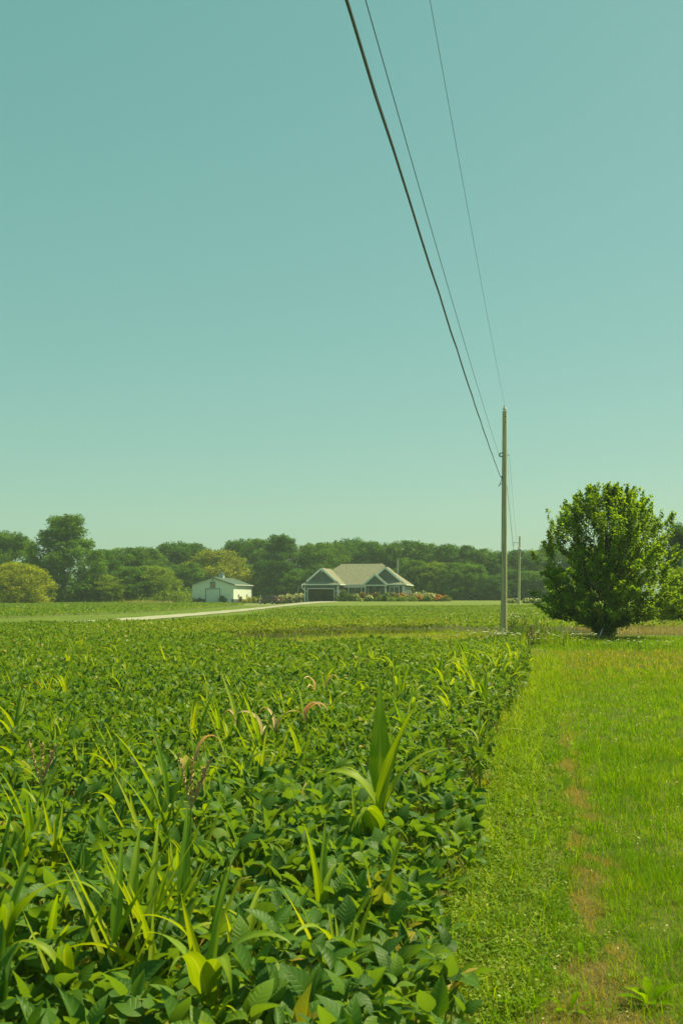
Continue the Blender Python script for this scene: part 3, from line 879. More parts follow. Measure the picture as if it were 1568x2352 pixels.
m = MB(); m.box(-.43, -.01, -.33, -.302, .05, 1.3); m.box(.01, .43, -.33, -.302, .05, 1.3); m.build('cabinet_doors', M['siding'], t)
m = MB(); m.box(-.2, .2, -.2, .2, 1.352, 1.62); m.box(-.15, .15, -.15, .15, 1.62, 2.0); o = m.build('boxes_on_top', M['wainscot'], t)
for u, lab in ((1.3, 'dark lidded bin at the left of the garage interior'), (3.55, 'dark lidded bin between the cabinet and the mower in the garage')):
    t = thing('wheeled_bin', lab, 'bin', hw(u, 5.2, -.02), -HA)
    m = MB(); m.slab([(-.22, -.25, .05), (.22, -.25, .05), (.22, .2, .05), (-.22, .2, .05)], (0, 0, .8)); m.build('bin_body', M['tyre'], t)
    m = MB(); m.box(-.26, .26, -.3, .26, .86, .92); m.build('lid', M['dark_metal'], t)
    for s in (-.28, .23):
        m = MB(); m.tube([(s, .2, .1), (s + .05, .2, .1)], .1, 10); m.build('wheel', M['tyre'], t)

# basketball hoop at the garage corner
t = thing('basketball_hoop', 'grey basketball hoop on a tall post left of the garage', 'basketball hoop', (*hw(-1.15, -.2)[:2], gf(*hw(-1.15, -.2)[:2])), -HA)
m = MB(); m.tube([(0, 0, 0), (0, 0, 3.2)], .06, 8); m.build('post', M['grey_metal'], t)
m = MB(); m.bar((0, 0, 3.15), (.78, -.1, 3.2), .06, .06); m.bar((0, 0, 2.7), (.78, -.1, 2.75), .06, .06); m.build('arm', M['grey_metal'], t)
m = MB(); m.slab([(.78, -.65, 2.65), (.84, -.65, 2.65), (.84, .45, 2.65), (.78, .45, 2.65)], (0, 0, .8)); bb = m.build('backboard', M['white'], t)
m = MB(); m.box(.842, .85, -.35, .15, 2.8, 3.2); m.build('target_square', M['dark_metal'], bb)
m = MB(); m.tube([(1.1 + .24 * math.cos(a), -.1 + .24 * math.sin(a), 2.75) for a in np.linspace(0, 6.283, 17)], .02, 6); m.build('rim', M['orange'], t)
m = MB(); m.tube([(1.1, -.1, 2.74), (1.1, -.1, 2.35)], [.23, .14], 12, False); m.build('net', M['white'], t)
t = thing('hanging_planter', 'dark hanging planter beside the left porch column', 'planter', hw(11.1, 3.5, 1.25), -HA)
m = MB(); m.lathe([(.08, 0), (.2, .05), (.24, .25), (.22, .28)], n=12); m.build('pot', M['dark_metal'], t, True)
m = MB()
for k in range(3): m.tube([(.2 * math.cos(k * 2.1), .2 * math.sin(k * 2.1), .27), (0, .15, 1.72)], .008, 4)
m.build('hanger', M['dark_metal'], t)

# lattice mast behind the house
p = at(706, 1290, 236); p = Vector((at(912, 1300, 233).x, 233, 0)); p.z = gf(p.x, p.y)
t = thing('antenna_mast', 'thin grey lattice antenna mast rising behind the house roof', 'mast', p)
top = at(912, 1283, 233).z - p.z
C3 = [(.2 * math.cos(a), .2 * math.sin(a)) for a in (0.3, 2.4, 4.5)]
m = MB()
for a, b in C3: m.tube([(a, b, 0), (a, b, top)], .025, 5)
m.build('mast_leg', M['grey_metal'], t)
m = MB()
k = 0.0
while k < top - .4:
    for i in range(3):
        a, b = C3[i], C3[(i + 1) % 3]
        m.tube([(*a, k), (*b, k + .4)], .012, 4); m.tube([(*a, k), (*b, k)], .012, 4)
    k += .4
m.build('lattice', M['grey_metal'], t)
m = MB(); m.tube([(0, 0, top - .3), (0, 0, top + .5)], .02, 5); m.build('tip', M['grey_metal'], t)

# ------------------------------------------------------------------ barn
BA = R(12.5)
bp = at(440.2, 1386.0, 250)
BZ = gf(bp.x, bp.y)
bz_photo = at(440, 1386, 250).z
barn = thing('barn', 'pale ribbed metal barn with dark green roof, white cupola and quilt square', 'barn', (bp.x, bp.y, BZ + .02), -BA)
BM = Matrix.Translation(barn.location) @ Matrix.Rotation(-BA, 4, 'Z')
def bw(u, v, z=0): return BM @ Vector((u, v, z))
W, DEP, BE, BP = 9.5, 13.5, 4.02, 5.55
mb = MB()
wall_u(mb, 0, W, 0, .14, .92, BE, [(3.2, 6.35, .92, 3.1), (8.0, 9.02, .92, 2.08)])
mb.slab([(0, .0, BE), (W, .0, BE), (W / 2, .0, BP)], (0, .14, 0))
mb.slab([(0, DEP - .14, BE), (W, DEP - .14, BE), (W / 2, DEP - .14, BP)], (0, .14, 0))
BWN = [(3.2, 4.1, 1.2, 1.95), (9.3, 10.2, 1.2, 1.95)]
wall_v(mb, .14, DEP - .14, W - .14, W, .88, BE, BWN)
wall_v(mb, .14, DEP - .14, 0, .14, .92, BE, [])
wall_u(mb, 0, W, DEP - .14, DEP, .0, BE, [])
mb.build('wall', M['barn_wall'], barn)
m = MB()
wall_u(m, -.015, W + .015, -.015, .13, -.3, .918, [(3.2, 6.35, -.3, .918), (8.0, 9.02, -.3, .918)])
m.box(W - .13, W + .015, .132, DEP, -.3, .878); m.box(-.015, .13, .132, DEP, -.3, .918)
m.build('wainscot', M['wainscot'], barn)
m = MB()
oh, rk = .34, .35
for s in (-1, 1):
    P = [(W / 2, -rk, BP + .12), (W / 2 + s * (W / 2 + oh), -rk, BE - .02), (W / 2 + s * (W / 2 + oh), DEP + rk, BE - .02), (W / 2, DEP + rk, BP + .12)]
    m.slab(P if s > 0 else P[::-1], (0, 0, .09))
broof = m.build('roof', M['barn_roof'], barn)
m = MB(); m.bar((W / 2, -rk - .01, BP + .225), (W / 2, DEP + rk + .01, BP + .225), .35, .05); m.build('ridge_cap', M['barn_roof'], broof)
m = MB()
for s in (-1, 1):
    m.bar((W / 2, -rk - .03, BP + .1), (W / 2 + s * (W / 2 + oh), -rk - .03, BE - .04), .05, .22)
m.build('rake_trim', M['wainscot'], broof)
m = MB(); m.box(W + oh, W + oh + .1, -rk, DEP + rk, BE - .12, BE + .05); m.tube([(W + oh, DEP - .1, BE - .1), (W + .05, DEP - .1, BE - .5), (W + .05, DEP - .1, .1)], .05, 6)
m.build('gutter', M['white'], broof)
cup = MB(); cup.box(W / 2 - .5, W / 2 + .5, 5.6, 6.6, BP - .2, BP + .85)
cu = cup.build('cupola', M['white'], barn)
m = MB()
zc = BP + .85
m.slab([(W / 2 - .62, 5.48, zc), (W / 2 + .62, 5.48, zc), (W / 2 + .62, 6.72, zc), (W / 2 - .62, 6.72, zc)], (0, 0, .05))
c4 = [(W / 2 - .6, 5.5, zc + .052), (W / 2 + .6, 5.5, zc + .052), (W / 2 + .6, 6.7, zc + .052), (W / 2 - .6, 6.7, zc + .052), (W / 2, 6.1, zc + .62)]
m.add(c4, [(0, 1, 4), (1, 2, 4), (2, 3, 4), (3, 0, 4), (3, 2, 1, 0)])
m.build('cupola_roof', M['barn_roof'], cu)
m = MB()
for k in range(5): m.box(W / 2 - .3, W / 2 + .3, 5.585, 5.6, BP + .2 + k * .11, BP + .25 + k * .11); m.box(W / 2 + .5, W / 2 + .515, 5.8, 6.4, BP + .2 + k * .11, BP + .25 + k * .11)
m.build('louvre', M['grey_metal'], cu)
m = MB(); m.box(3.2, 6.35, .05, .1, 0, 3.1)
for k in range(1, 5): m.box(3.24, 6.31, .03, .052, k * .62 - .05 - .5, k * .62 + .02)
od = m.build('overhead_door', M['white'], barn)
m = MB(); m.box(3.08, 3.2, -.04, .05, 0, 3.22); m.box(6.35, 6.47, -.04, .05, 0, 3.22); m.box(3.2, 6.35, -.04, .05, 3.1, 3.22); m.build('door_trim', M['wainscot'], od)
m = MB(); m.box(8.0, 9.02, .02, .08, 0, 2.08); md = m.build('side_door', M['white'], barn)
m = MB(); m.tube([(8.12, -.03, 1.0), (8.12, .02, 1.0)], .04, 8); m.build('door_knob', M['dark_metal'], md)
for a, b, z0, z1 in BWN:
    m = MB(); f = .07
    m.box(W - .02, W + .03, a - f, a, z0 - f, z1 + f); m.box(W - .02, W + .03, b, b + f, z0 - f, z1 + f); m.box(W - .02, W + .03, a, b, z1, z1 + f); m.box(W - .02, W + .03, a, b, z0 - f, z0)
    m.box(W - .03, W + .02, (a + b) / 2 - .06, (a + b) / 2 + .06, z0, z1)
    wf = m.build('window', M['white'], barn)
    p = MB(); p.box(W - .07, W - .05, a, b, z0, z1); p.build('pane', M['glass'], wf)
m = MB(); m.tube([(W / 2, -.06, 5.02), (W / 2, -.003, 5.02)], .2, 16); gv = m.build('round_vent', M['grey_metal'], barn)
m = MB()
for k in range(5):
    a0 = math.pi / 2 + k * 2 * math.pi / 5
    m.slab([(W / 2, -.075, 5.02), (W / 2 + .08 * math.cos(a0 - .63), -.075, 5.02 + .08 * math.sin(a0 - .63)), (W / 2 + .18 * math.cos(a0), -.075, 5.02 + .18 * math.sin(a0)), (W / 2 + .08 * math.cos(a0 + .63), -.075, 5.02 + .08 * math.sin(a0 + .63))], (0, .013, 0))
m.build('vent_star', M['wainscot'], gv)
# quilt square: navy board, white rays, orange star
qc = Vector((W / 2 - .02, -.05, 4.02))
q = thing('barn_quilt', 'square navy and white quilt board with orange star above the barn door', 'quilt board', bw(qc.x, -.003, qc.z), -BA)
m = MB(); m.box(-.62, .62, -.05, 0, -.66, .66); m.build('board', M['navy'], q)
def ray_tri(mb, a, r0, r1, wd, y):
    c, s = math.cos(a), math.sin(a)
    mb.slab([(r0 * c, y, r0 * s), ((r0 + r1) * .62 * c - wd * s, y, (r0 + r1) * .62 * s + wd * c), (r1 * c, y, r1 * s), ((r0 + r1) * .62 * c + wd * s, y, (r0 + r1) * .62 * s - wd * c)], (0, .006, 0))
m = MB()
for k in range(16): ray_tri(m, math.pi * k / 8 + .196, .18, .60 if k % 4 in (0, 3) else .72, .055, -.058)
m.build('white_rays', M['quilt_white'], q)
m = MB()
for k in range(8): ray_tri(m, math.pi * k / 4, .0, .42 if k % 2 == 0 else .3, .075, -.068)
m.build('orange_star', M['orange'], q)

# ------------------------------------------------------------------ leafy plants
def crown_mesh(name, mat, height, radius, n, leaf, seed, base=.06, lobes=46, shape='round', lobe_r=.19, tmpl=None):
    r = np.random.default_rng(seed)
    L = Leaves()
    h0 = height * base
    cs, rs = [], []
    for i in range(lobes):
        t = r.random() ** (1.15 if base < .06 else .8)
        if shape == 'tall': prof = .55 + .45 * math.sin(math.pi * min(1, t * 1.15)) - .42 * max(0, t - .6)
        elif shape == 'round': prof = math.sqrt(max(.05, 1 - (1.55 * t - .62) ** 2))
        else: prof = .75 + .25 * math.sin(t * 4) - .5 * max(0, t - .7)
        a = r.uniform(0, 6.283); q = r.random() ** .45
        lr = radius * lobe_r * 2 * r.uniform(.6, 1.15)
        rr = max(radius * prof * q - lr * .5, 0)
        cs.append((rr * math.cos(a), rr * math.sin(a), h0 + t * (height - h0 - lr * .7) ))
        rs.append(lr)
    cs, rs = np.array(cs), np.array(rs)
    wt = rs ** 2; wt /= wt.sum()
    li = r.choice(lobes, n, p=wt)
    d = r.normal(0, 1, (n, 3)); d[:, 2] += .25; d /= np.linalg.norm(d, axis=1)[:, None]
    P = cs[li] + d * (rs[li] * r.uniform(.3, 1.4, n) ** .6)[:, None] * np.array([1, 1, 1.15])
    k_ = P[:, 2] < .15; P[k_, 2] = .15 + r.random(k_.sum()) * .5
    nrm = d * .8 + r.normal(0, .75, (n, 3)); nrm /= np.linalg.norm(nrm, axis=1)[:, None]
    f = np.cross(nrm, r.normal(0, 1, (n, 3))); f /= np.linalg.norm(f, axis=1)[:, None]
    f[:, 2] -= .2; f /= np.linalg.norm(f, axis=1)[:, None]
    s = np.cross(f, nrm); s /= np.linalg.norm(s, axis=1)[:, None]
    B = np.stack([s, f, np.cross(s, f)], 1)
    lt = r.uniform(-.22, .22, lobes)
    t = np.clip(.5 + lt[li] + r.normal(0, .15, n), 0, 1)
    wh = r.integers(0, 3, n)
    sz = leaf * r.uniform(.6, 1.3, n)
    for k in range(3):
        kk = wh == k
        L.add((tmpl or DIAT)[k], P[kk], B[kk], sz[kk], t[kk])
    return L.mesh(name, mat), cs, rs
DIAT = [diamond(.42, .12), diamond(.5, .05), diamond(.36, .2)]
def trunk_mesh(name, height, r0, cs, seed, nb=9):
    r = random.Random(seed)
    m = MB()
    hh = height * .75
    pts = [(r.uniform(-.02, .02) * hh * i / 3, r.uniform(-.02, .02) * hh * i / 3, hh * i / 5 - .2) for i in range(6)]
    m.tube(pts, [r0 * (1.25 - .2 * i) for i in range(6)], 8)
    for k in range(min(nb, len(cs))):
        c = cs[k]; z0 = min(c[2] * .55, hh * .9)
        m.tube([(0, 0, z0), (c[0] * .5, c[1] * .5, z0 * .4 + c[2] * .6 - .1), tuple(c)], [r0 * .4, r0 * .25, r0 * .08], 5)
    return m.mesh(name, M['bark'], True)
TK = {}
for kind, (h, rad, n, leaf, base, shp) in {'broad': (13, 5.0, 30000, .27, .0, 'x'), 'oak': (13, 4.6, 28000, .26, .0, 'round'), 'tall': (18, 5.6, 38000, .29, .0, 'tall'),
                                           'round': (9, 5.0, 22000, .25, .02, 'round'), 'bushy': (7, 3.8, 6000, .32, .0, 'x'), 'poplar': (14, 3.9, 9500, .36, .03, 'tall')}.items():
    TK[kind] = []
    for s in range(2):
        cm, cs, rs = crown_mesh('crown', M['tree_mid'], h, rad, n, leaf, 100 * s + len(TK) * 7 + 3, base, 300 if kind != 'bushy' else 60, shp, .078 if kind != 'bushy' else .13)
        TK[kind].append((cm, trunk_mesh('trunk', h, h * .018 + .05, cs, s + len(TK)), h, rad))
WIDE = {'trees of the wood edge behind the farm': 1.45}
TJ = random.Random(4)
def tree(xd, topd, Y, wid, kind, mat, label, group=None, var=None, name=None, cat='tree', dx=0):
    p = at(xd, 1380, Y); x = p.x; z = gf(x, Y)
    if group and xd > 880: topd += TJ.uniform(-5, 5) if Y > 256 else TJ.uniform(-16, 16)
    H = at(xd, topd, Y).z - z
    cm, tmesh, h, rad = TK[kind][(len(bpy.data.objects) // 3) % 2 if var is None else var]
    t = thing(name or {'oak': 'woodland_tree', 'broad': 'woodland_tree', 'tall': 'tall_tree', 'round': 'rounded_tree', 'bushy': 'leafy_shrub', 'poplar': 'slender_tree'}[kind], label, cat, (x, Y, z), random.uniform(0, 6.28), group)
    wid *= WIDE.get(group, 1.0) if xd < 880 else 1.22
    sc = (wid / (2 * rad), wid / (2 * rad), H / h * 1.02)
    t.scale = sc
    c = part('crown', cm, t)
    c.material_slots[0].link = 'OBJECT'; c.material_slots[0].material = M[mat]
    part('trunk', tmesh, t)
    return t
WOOD = 'trees of the wood edge behind the farm'
for a in [
    (22, 1226, 238, 10.5, 'broad', 'tree_mid', 'green tree at the left edge rising behind the golden bush'),
    (145, 1189, 226, 11.6, 'tall', 'tree_mid', 'tallest tree of the wood, standing well above the others at left'),
    (32, 1296, 205, 10.4, 'round', 'tree_gold', 'golden-yellow rounded bush at the left edge in front of the wood'),
    (228, 1268, 243, 8.5, 'broad', 'tree_dark', 'darker tree touching the right flank of the tallest tree'),
    (272, 1262, 255, 10, 'oak', 'tree_mid', 'mid-green tree forming the skyline dip right of the tallest tree'),
    (330, 1262, 256, 10, 'broad', 'tree_mid', 'broad tree on the skyline midway between tallest tree and barn'),
    (240, 1322, 228, 8, 'oak', 'tree_light', 'light green low tree beside the tallest tree at the field edge'),
    (300, 1305, 232, 8.5, 'broad', 'tree_mid', 'leafy tree in the front rank midway between tallest tree and barn'),
    (352, 1302, 234, 8.5, 'oak', 'tree_light', 'light green front-rank tree to the left of the barn'),
    (388, 1318, 264, 8, 'broad', 'tree_mid', 'low dense tree just left of the barn wall'),
    (398, 1249, 282, 12, 'broad', 'tree_dark', 'dark taller crown on the skyline left of the barn'),
    (442, 1252, 286, 11, 'oak', 'tree_dark', 'dark crown on the skyline above the left half of the barn'),
    (428, 1296, 262, 9, 'oak', 'tree_mid', 'mid-green tree behind the left end of the barn roof'),
    (498, 1268, 272, 13, 'round', 'tree_yellow', 'yellow-green rounded tree directly behind the barn cupola'),
    (548, 1244, 288, 11, 'broad', 'tree_dark', 'dark crown on the skyline right of the yellow-green tree'),
    (592, 1242, 284, 10, 'oak', 'tree_mid', 'crown on the skyline above the parked car'),
    (572, 1300, 277, 9, 'broad', 'tree_mid', 'tree filling the gap between barn and parked car'),
    (645, 1233, 268, 10.5, 'tall', 'tree_dark', 'large dark tree between the barn and the house'),
    (716, 1251, 272, 10, 'oak', 'tree_mid', 'mid-green crown above the left end of the garage gable'),
    (757, 1252, 278, 10.5, 'broad', 'tree_mid', 'leafy crown rising behind the garage ridge'),
    (802, 1241, 292, 12, 'broad', 'tree_dark', 'dark crown peaking above the left part of the house ridge'),
    (850, 1248, 282, 11, 'oak', 'tree_dark', 'rounded dark crown above the middle of the house ridge'),
    (895, 1252, 276, 10.5, 'broad', 'tree_mid', 'crown behind the lattice antenna mast'),
    (938, 1250, 278, 10.5, 'oak', 'tree_dark', 'dark rounded crown just right of the antenna mast'),
    (980, 1253, 274, 10.5, 'oak', 'tree_mid', 'crown on the skyline past the right end of the house'),
    (1022, 1259, 272, 10.5, 'broad', 'tree_dark', 'dark crown on the skyline midway between house and near pole'),
    (1064, 1262, 270, 10.5, 'oak', 'tree_dark', 'rounded dark skyline crown left of the near pole'),
    (1105, 1265, 268, 10, 'oak', 'tree_mid', 'mid-green skyline crown nearest the left of the near pole'),
    (1146, 1266, 268, 10, 'broad', 'tree_dark', 'dark skyline crown crossed by the near utility pole'),
    (1186, 1264, 270, 10, 'oak', 'tree_dark', 'dark skyline crown crossed by the far utility pole'),
    (1226, 1264, 268, 10, 'oak', 'tree_mid', 'skyline crown between the far pole and the lone tree'),
    (1268, 1258, 270, 11, 'broad', 'tree_mid', 'skyline crown half hidden by the left side of the lone tree'),
    (1325, 1262, 268, 11, 'oak', 'tree_dark', 'woodland crown seen through gaps in the lone tree'),
    (735, 1300, 252, 8.5, 'broad', 'tree_dark', 'dark tree close behind the garage gable'),
    (690, 1312, 258, 7.5, 'oak', 'tree_mid', 'front-rank tree at the left corner of the garage'),
    (948, 1296, 252, 9, 'oak', 'tree_mid', 'front-rank tree at the right corner of the house'),
    (996, 1304, 250, 8.5, 'broad', 'tree_light', 'lighter front-rank tree to the right of the house'),
    (1040, 1308, 249, 8.5, 'oak', 'tree_mid', 'front-rank tree two crowns left of the near pole'),
    (1085, 1306, 249, 8.5, 'broad', 'tree_mid', 'front-rank tree one crown left of the near pole'),
    (1132, 1310, 248, 8.5, 'oak', 'tree_dark', 'front-rank dark tree just left of the near pole'),
    (1178, 1300, 250, 9, 'broad', 'tree_dark', 'front-rank tree between the two utility poles'),
    (1224, 1304, 249, 9, 'oak', 'tree_mid', 'front-rank tree to the right of the far pole'),
    (1268, 1302, 250, 9, 'broad', 'tree_mid', 'front-rank tree behind the left edge of the lone tree'),
    (1420, 1270, 255, 12, 'broad', 'tree_dark', 'woodland tree hidden mostly behind the lone tree'),
]:
    tree(*a, group=WOOD)
tree(1572, 1209, 112, 4.6, 'broad', 'tree_dark', 'dark tree cut by the right edge of the photo behind the lone tree', var=1)
tree(1556, 1310, 66, 3.2, 'bushy', 'tree_light', 'light green leafy shrub at the right edge beside the lone tree', cat='shrub')
# undergrowth along the foot of the wood
ug = Leaves()
def understory(xd0, xd1, Y0, Y1, h, n, leaf, a):
    xs = rng.uniform(xd0, xd1, n); Y = rng.uniform(Y0, Y1, n)
    x = (xs * K - 341) / F_PX * Y * 1.0
    hh = h * (.65 + .35 * wob(x, Y, 6, 61))
    z = g(x, Y) + hh * rng.random(n) ** .7
    B = basis(rng.uniform(0, 6.28, n), rng.normal(.2, .6, n), rng.normal(0, .6, n))
    t = np.clip(a + .22 * wob(x, Y, 5, 62) + rng.normal(0, .12, n), 0, 1)
    ug.add(DIAT[0], np.stack([x, Y, z], -1), B, leaf * rng.uniform(.6, 1.3, n), t)
understory(-40, 440, 226, 240, 3.4, 15000, .36, .4)
understory(592, 720, 260, 268, 3.0, 4500, .36, .3)
understory(930, 1420, 246, 256, 3.0, 14000, .36, .3)
o = part('undergrowth', ug.mesh('undergrowth', M['tree_light'])); o['kind'] = 'stuff'; o['label'] = 'dense shrubby undergrowth along the foot of the wood'

# lone tree at right: many leafy shoots on spreading limbs
tp = Vector((at(1388, 1465, 50).x, 50, 0)); tp.z = gf(tp.x, tp.y)
lone = thing('field_tree', 'lone bushy green tree with a wide rounded crown beside the near utility pole', 'tree', tp)
PROF_Z = [0.35, .6, .9, 1.2, 2.2, 3.2, 4.2, 5.2, 5.9, 6.4, 6.75]
PROF_R = [.3, .5, 1.9, 2.75, 3.05, 3.0, 2.75, 2.45, 2.0, 1.3, .45]
r = np.random.default_rng(5)
L = Leaves()
shoots = []
for i in range(1020):
    z = r.uniform(.3, 6.6); a = r.uniform(0, 6.283)
    Rm = np.interp(z, PROF_Z, PROF_R) * (1 + .14 * math.sin(3 * a + z * 1.3) + .13 * math.sin(5 * a - 2.1 * z + 1) + .12 * math.sin(9 * a + 4 * z))
    q = r.random() ** .38
    if (z > 4.6 and r.random() < .10) or (3.0 < z < 5.0 and math.cos(a) < -.3 and r.random() < .45): continue
    rr = Rm * q
    shoots.append((rr * math.cos(a) + .15 * (z > 2), rr * math.sin(a), z, a, q))
tips = []
for (sx, sy, sz, a, q) in shoots:
    el = np.clip(r.normal(.25 + .2 * sz - .5 * (q > .8) * (sz < 3.5), .35), -.9, 1.45)
    d = np.array([math.cos(a) * math.cos(el), math.sin(a) * math.cos(el), math.sin(el)])
    ln = r.uniform(.45, .9) * (1.35 if (sz > 4.5) else 1)
    base = np.array([sx, sy, sz]) - d * ln * .75
    n = int(r.uniform(65, 115))
    tpar = r.random(n)
    P = base + d * (tpar * ln)[:, None] + r.normal(0, .06, (n, 3)) * (1.5 - 1.1 * tpar)[:, None]
    P[:, 2] = np.maximum(P[:, 2], .12)
    az = a + r.normal(0, 1.3, n); e2 = r.normal(-.35, .5, n)
    t = np.clip(r.normal(.48, .2) + r.normal(0, .13, n) + .12 * tpar, 0, 1)
    wh = r.integers(0, 3, n); B = basis(az, e2, r.normal(0, .5, n))
    for k in range(3):
        kk = wh == k
        L.add(DIAT[k], P[kk], B[kk], r.uniform(.075, .135, kk.sum()), t[kk])
    tips.append((base, np.array([sx, sy, sz])))
part('crown', L.mesh('crown', M['tree_near']), lone)
m = MB()
for k, (lx, ly) in enumerate(((-.5, .1), (.45, -.1), (.1, .4), (0, -.35))):
    m.tube([(lx * .12, ly * .12, -.15), (lx * .5, ly * .5, .6), (lx * 1.1, ly * 1.1, 1.7), (lx * 1.7, ly * 1.7, 3.4), (lx * 2.3, ly * 2.3, 5.2)], [.24, .13, .055, .028, .01], 8)
part('trunk', m.mesh('trunk', M['bark'], True), lone)
m = MB()
for b, s in tips[::6]:
    z0 = max(.5, b[2] * .6)
    m.tube([(b[0] * .25, b[1] * .25, z0), (b[0] * .65, b[1] * .65, (z0 + b[2]) / 2 + .1), tuple(b), tuple(s)], [.025, .015, .008, .004], 4)
part('branches', m.mesh('branches', M['bark']), lone)
p0 = Vector((at(1369, 1466, 49.3).x, 49.3, 0)); p0.z = gf(p0.x, p0.y)
t = thing('marker_stake', 'short white stake leaning against the trunk of the lone tree', 'stake', p0)
m = MB(); m.tube([(0, 0, -.1), (.36, .15, .60)], .026, 8); m.build('pipe', M['white'], t)
m = MB(); m.tube([(.36, .15, .60), (.375, .155, .63)], .031, 8); m.build('cap', M['white'], t)

# ------------------------------------------------------------------ utility poles and wires
P1 = Vector((at(1155.5, 1458, 53.5).x, 53.5, 0)); P1.z = gf(P1.x, P1.y)
P1T = at(1157.6, 944, 53.5)
pole = thing('utility_pole', 'near weathered wooden utility pole carrying three wires by the field edge', 'utility pole', P1)
tilt = P1T - P1
m = MB()
N = 14
m.tube([tilt * (i / N) - Vector((0, 0, .4 if i == 0 else 0)) for i in range(N + 1)], [.150 - .042 * i / N for i in range(N + 1)], 16)
m.build('pole_shaft', M['pole'], pole, True)
m = MB(); m.lathe([(.02, 0), (.02, .06)], tilt, 8); m.lathe([(.04, .05), (.105, .07), (.10, .11), (.06, .17), (.03, .18)], tilt, 14); m.lathe([(.03, .18), (.055, .2), (.045, .24), (.02, .25)], tilt, 10)
m.build('insulator', M['porcelain'], pole, True)
z2 = at(1147, 1045, 53.5); z3 = at(1150, 1098, 53.5)
ax2 = P1 + tilt * ((z2.z - P1.z) / tilt.z); ax3 = P1 + tilt * ((z3.z - P1.z) / tilt.z)
m = MB(); c = ax2 - P1
m.tube([c + Vector((-.10, -.05, .09)), c + Vector((-.24, -.05, .08)), c + Vector((-.27, -.05, 0)), c + Vector((-.24, -.05, -.08)), c + Vector((-.10, -.05, -.09))], .022, 6)
m.tube([c + Vector((.08, 0, 0)), c + Vector((.23, 0, 0))], .015, 6)
m.build('bracket', M['dark_metal'], pole)
m = MB(); m.lathe([(.035, -.05), (.05, -.04), (.035, 0), (.05, .04), (.035, .05)], c + Vector((-.24, -.05, 0)), 10); m.build('spool', M['porcelain'], pole, True)
m = MB(); c = ax3 - P1
m.tube([c + Vector((-.08, -.05, .02)), c + Vector((-.2, -.06, .06))], .03, 6)
m.tube([c + Vector((-.12, -.05, .0)), c + Vector((-.24, -.08, -.3)), c + Vector((-.29, -.1, -.42))], .014, 5)
m.tube([c + Vector((-.24, -.08, -.34)), c + Vector((-.1, -.04, -.22))], .014, 5)
m.build('cable_clamp', M['dark_metal'], pole)
m = MB()
for zz in (.28, .55): m.tube([tilt * (1 - zz / tilt.z) + Vector((.02, -.12, 0)), tilt * (1 - zz / tilt.z) + Vector((.02, -.08, 0))], .03, 6)
m.build('bolt', M['dark_metal'], pole)
m = MB()
m.tube([tilt * f + Vector((-(.150 - .042 * f), -.03, 0)) for f in np.linspace(.04, (ax2.z - P1.z) / tilt.z, 12)], .007, 5)
m.build('ground_wire', M['wire'], pole)

P2 = Vector((at(1190, 1390, 168).x, 168, 0)); P2.z = gf(P2.x, P2.y)
P2T = at(1192, 1232, 168)
pole2 = thing('utility_pole', 'far slim utility pole with transformer standing in the field by the wood', 'utility pole', P2)
t2 = P2T - P2
m = MB(); m.tube([t2 * (i / 8) - Vector((0, 0, .4 if i == 0 else 0)) for i in range(9)], [.185 - .055 * i / 8 for i in range(9)], 12); m.build('pole_shaft', M['pole'], pole2, True)
tz = (at(1190, 1260, 168) - P2).z
m = MB(); m.lathe([(.28, -.62), (.30, -.58), (.30, -.05), (.26, 0), (.1, .05)], t2 * (tz / t2.z) + Vector((0, -.38, 0)), 14); tf = m.build('transformer', M['grey_metal'], pole2, True)
m = MB(); c = t2 * (tz / t2.z) + Vector((0, -.38, 0))
for sx in (-.18, .15): m.lathe([(.05, 0), (.07, .06), (.04, .12), (.06, .18), (.02, .3)], c + Vector((sx, 0, 0)), 8)
m.build('bushing', M['porcelain'], tf, True)
bz = (at(1180, 1247, 168) - P2).z
m = MB(); c = t2 * (bz / t2.z); m.bar(c, c + Vector((-.9, 0, .06)), .06, .06); m.bar(c + Vector((-.4, 0, -.02)), c + Vector((-.4, 0, .45)), .05, .05)
m.tube([c + Vector((-.9 - .14 * math.sin(a), 0, -.2 + .3 * math.cos(a))) for a in np.linspace(0, 6.2, 12)], .03, 5); m.build('bracket', M['grey_metal'], pole2)
m = MB(); c = t2 * (tz / t2.z)
m.tube([c + Vector((-.1, -.3, -.7)), c + Vector((-.35, -.25, -2.5)), c + Vector((-.75, -.2, -4.2)), c + Vector((-1.0, -.2, -4.9))], .028, 5)
m.tube([c + Vector((.0, -.3, -.7)), c + Vector((-.12, -.3, -3.0)), c + Vector((-.5, -.2, -6.6)), c + Vector((-.95, -.2, -7.5)), c + Vector((-1.4, -.2, -6.9)), c + Vector((-2.0, 0, -5.2))], .028, 5)
m.build('drop_cable', M['wire_pale'], pole2)

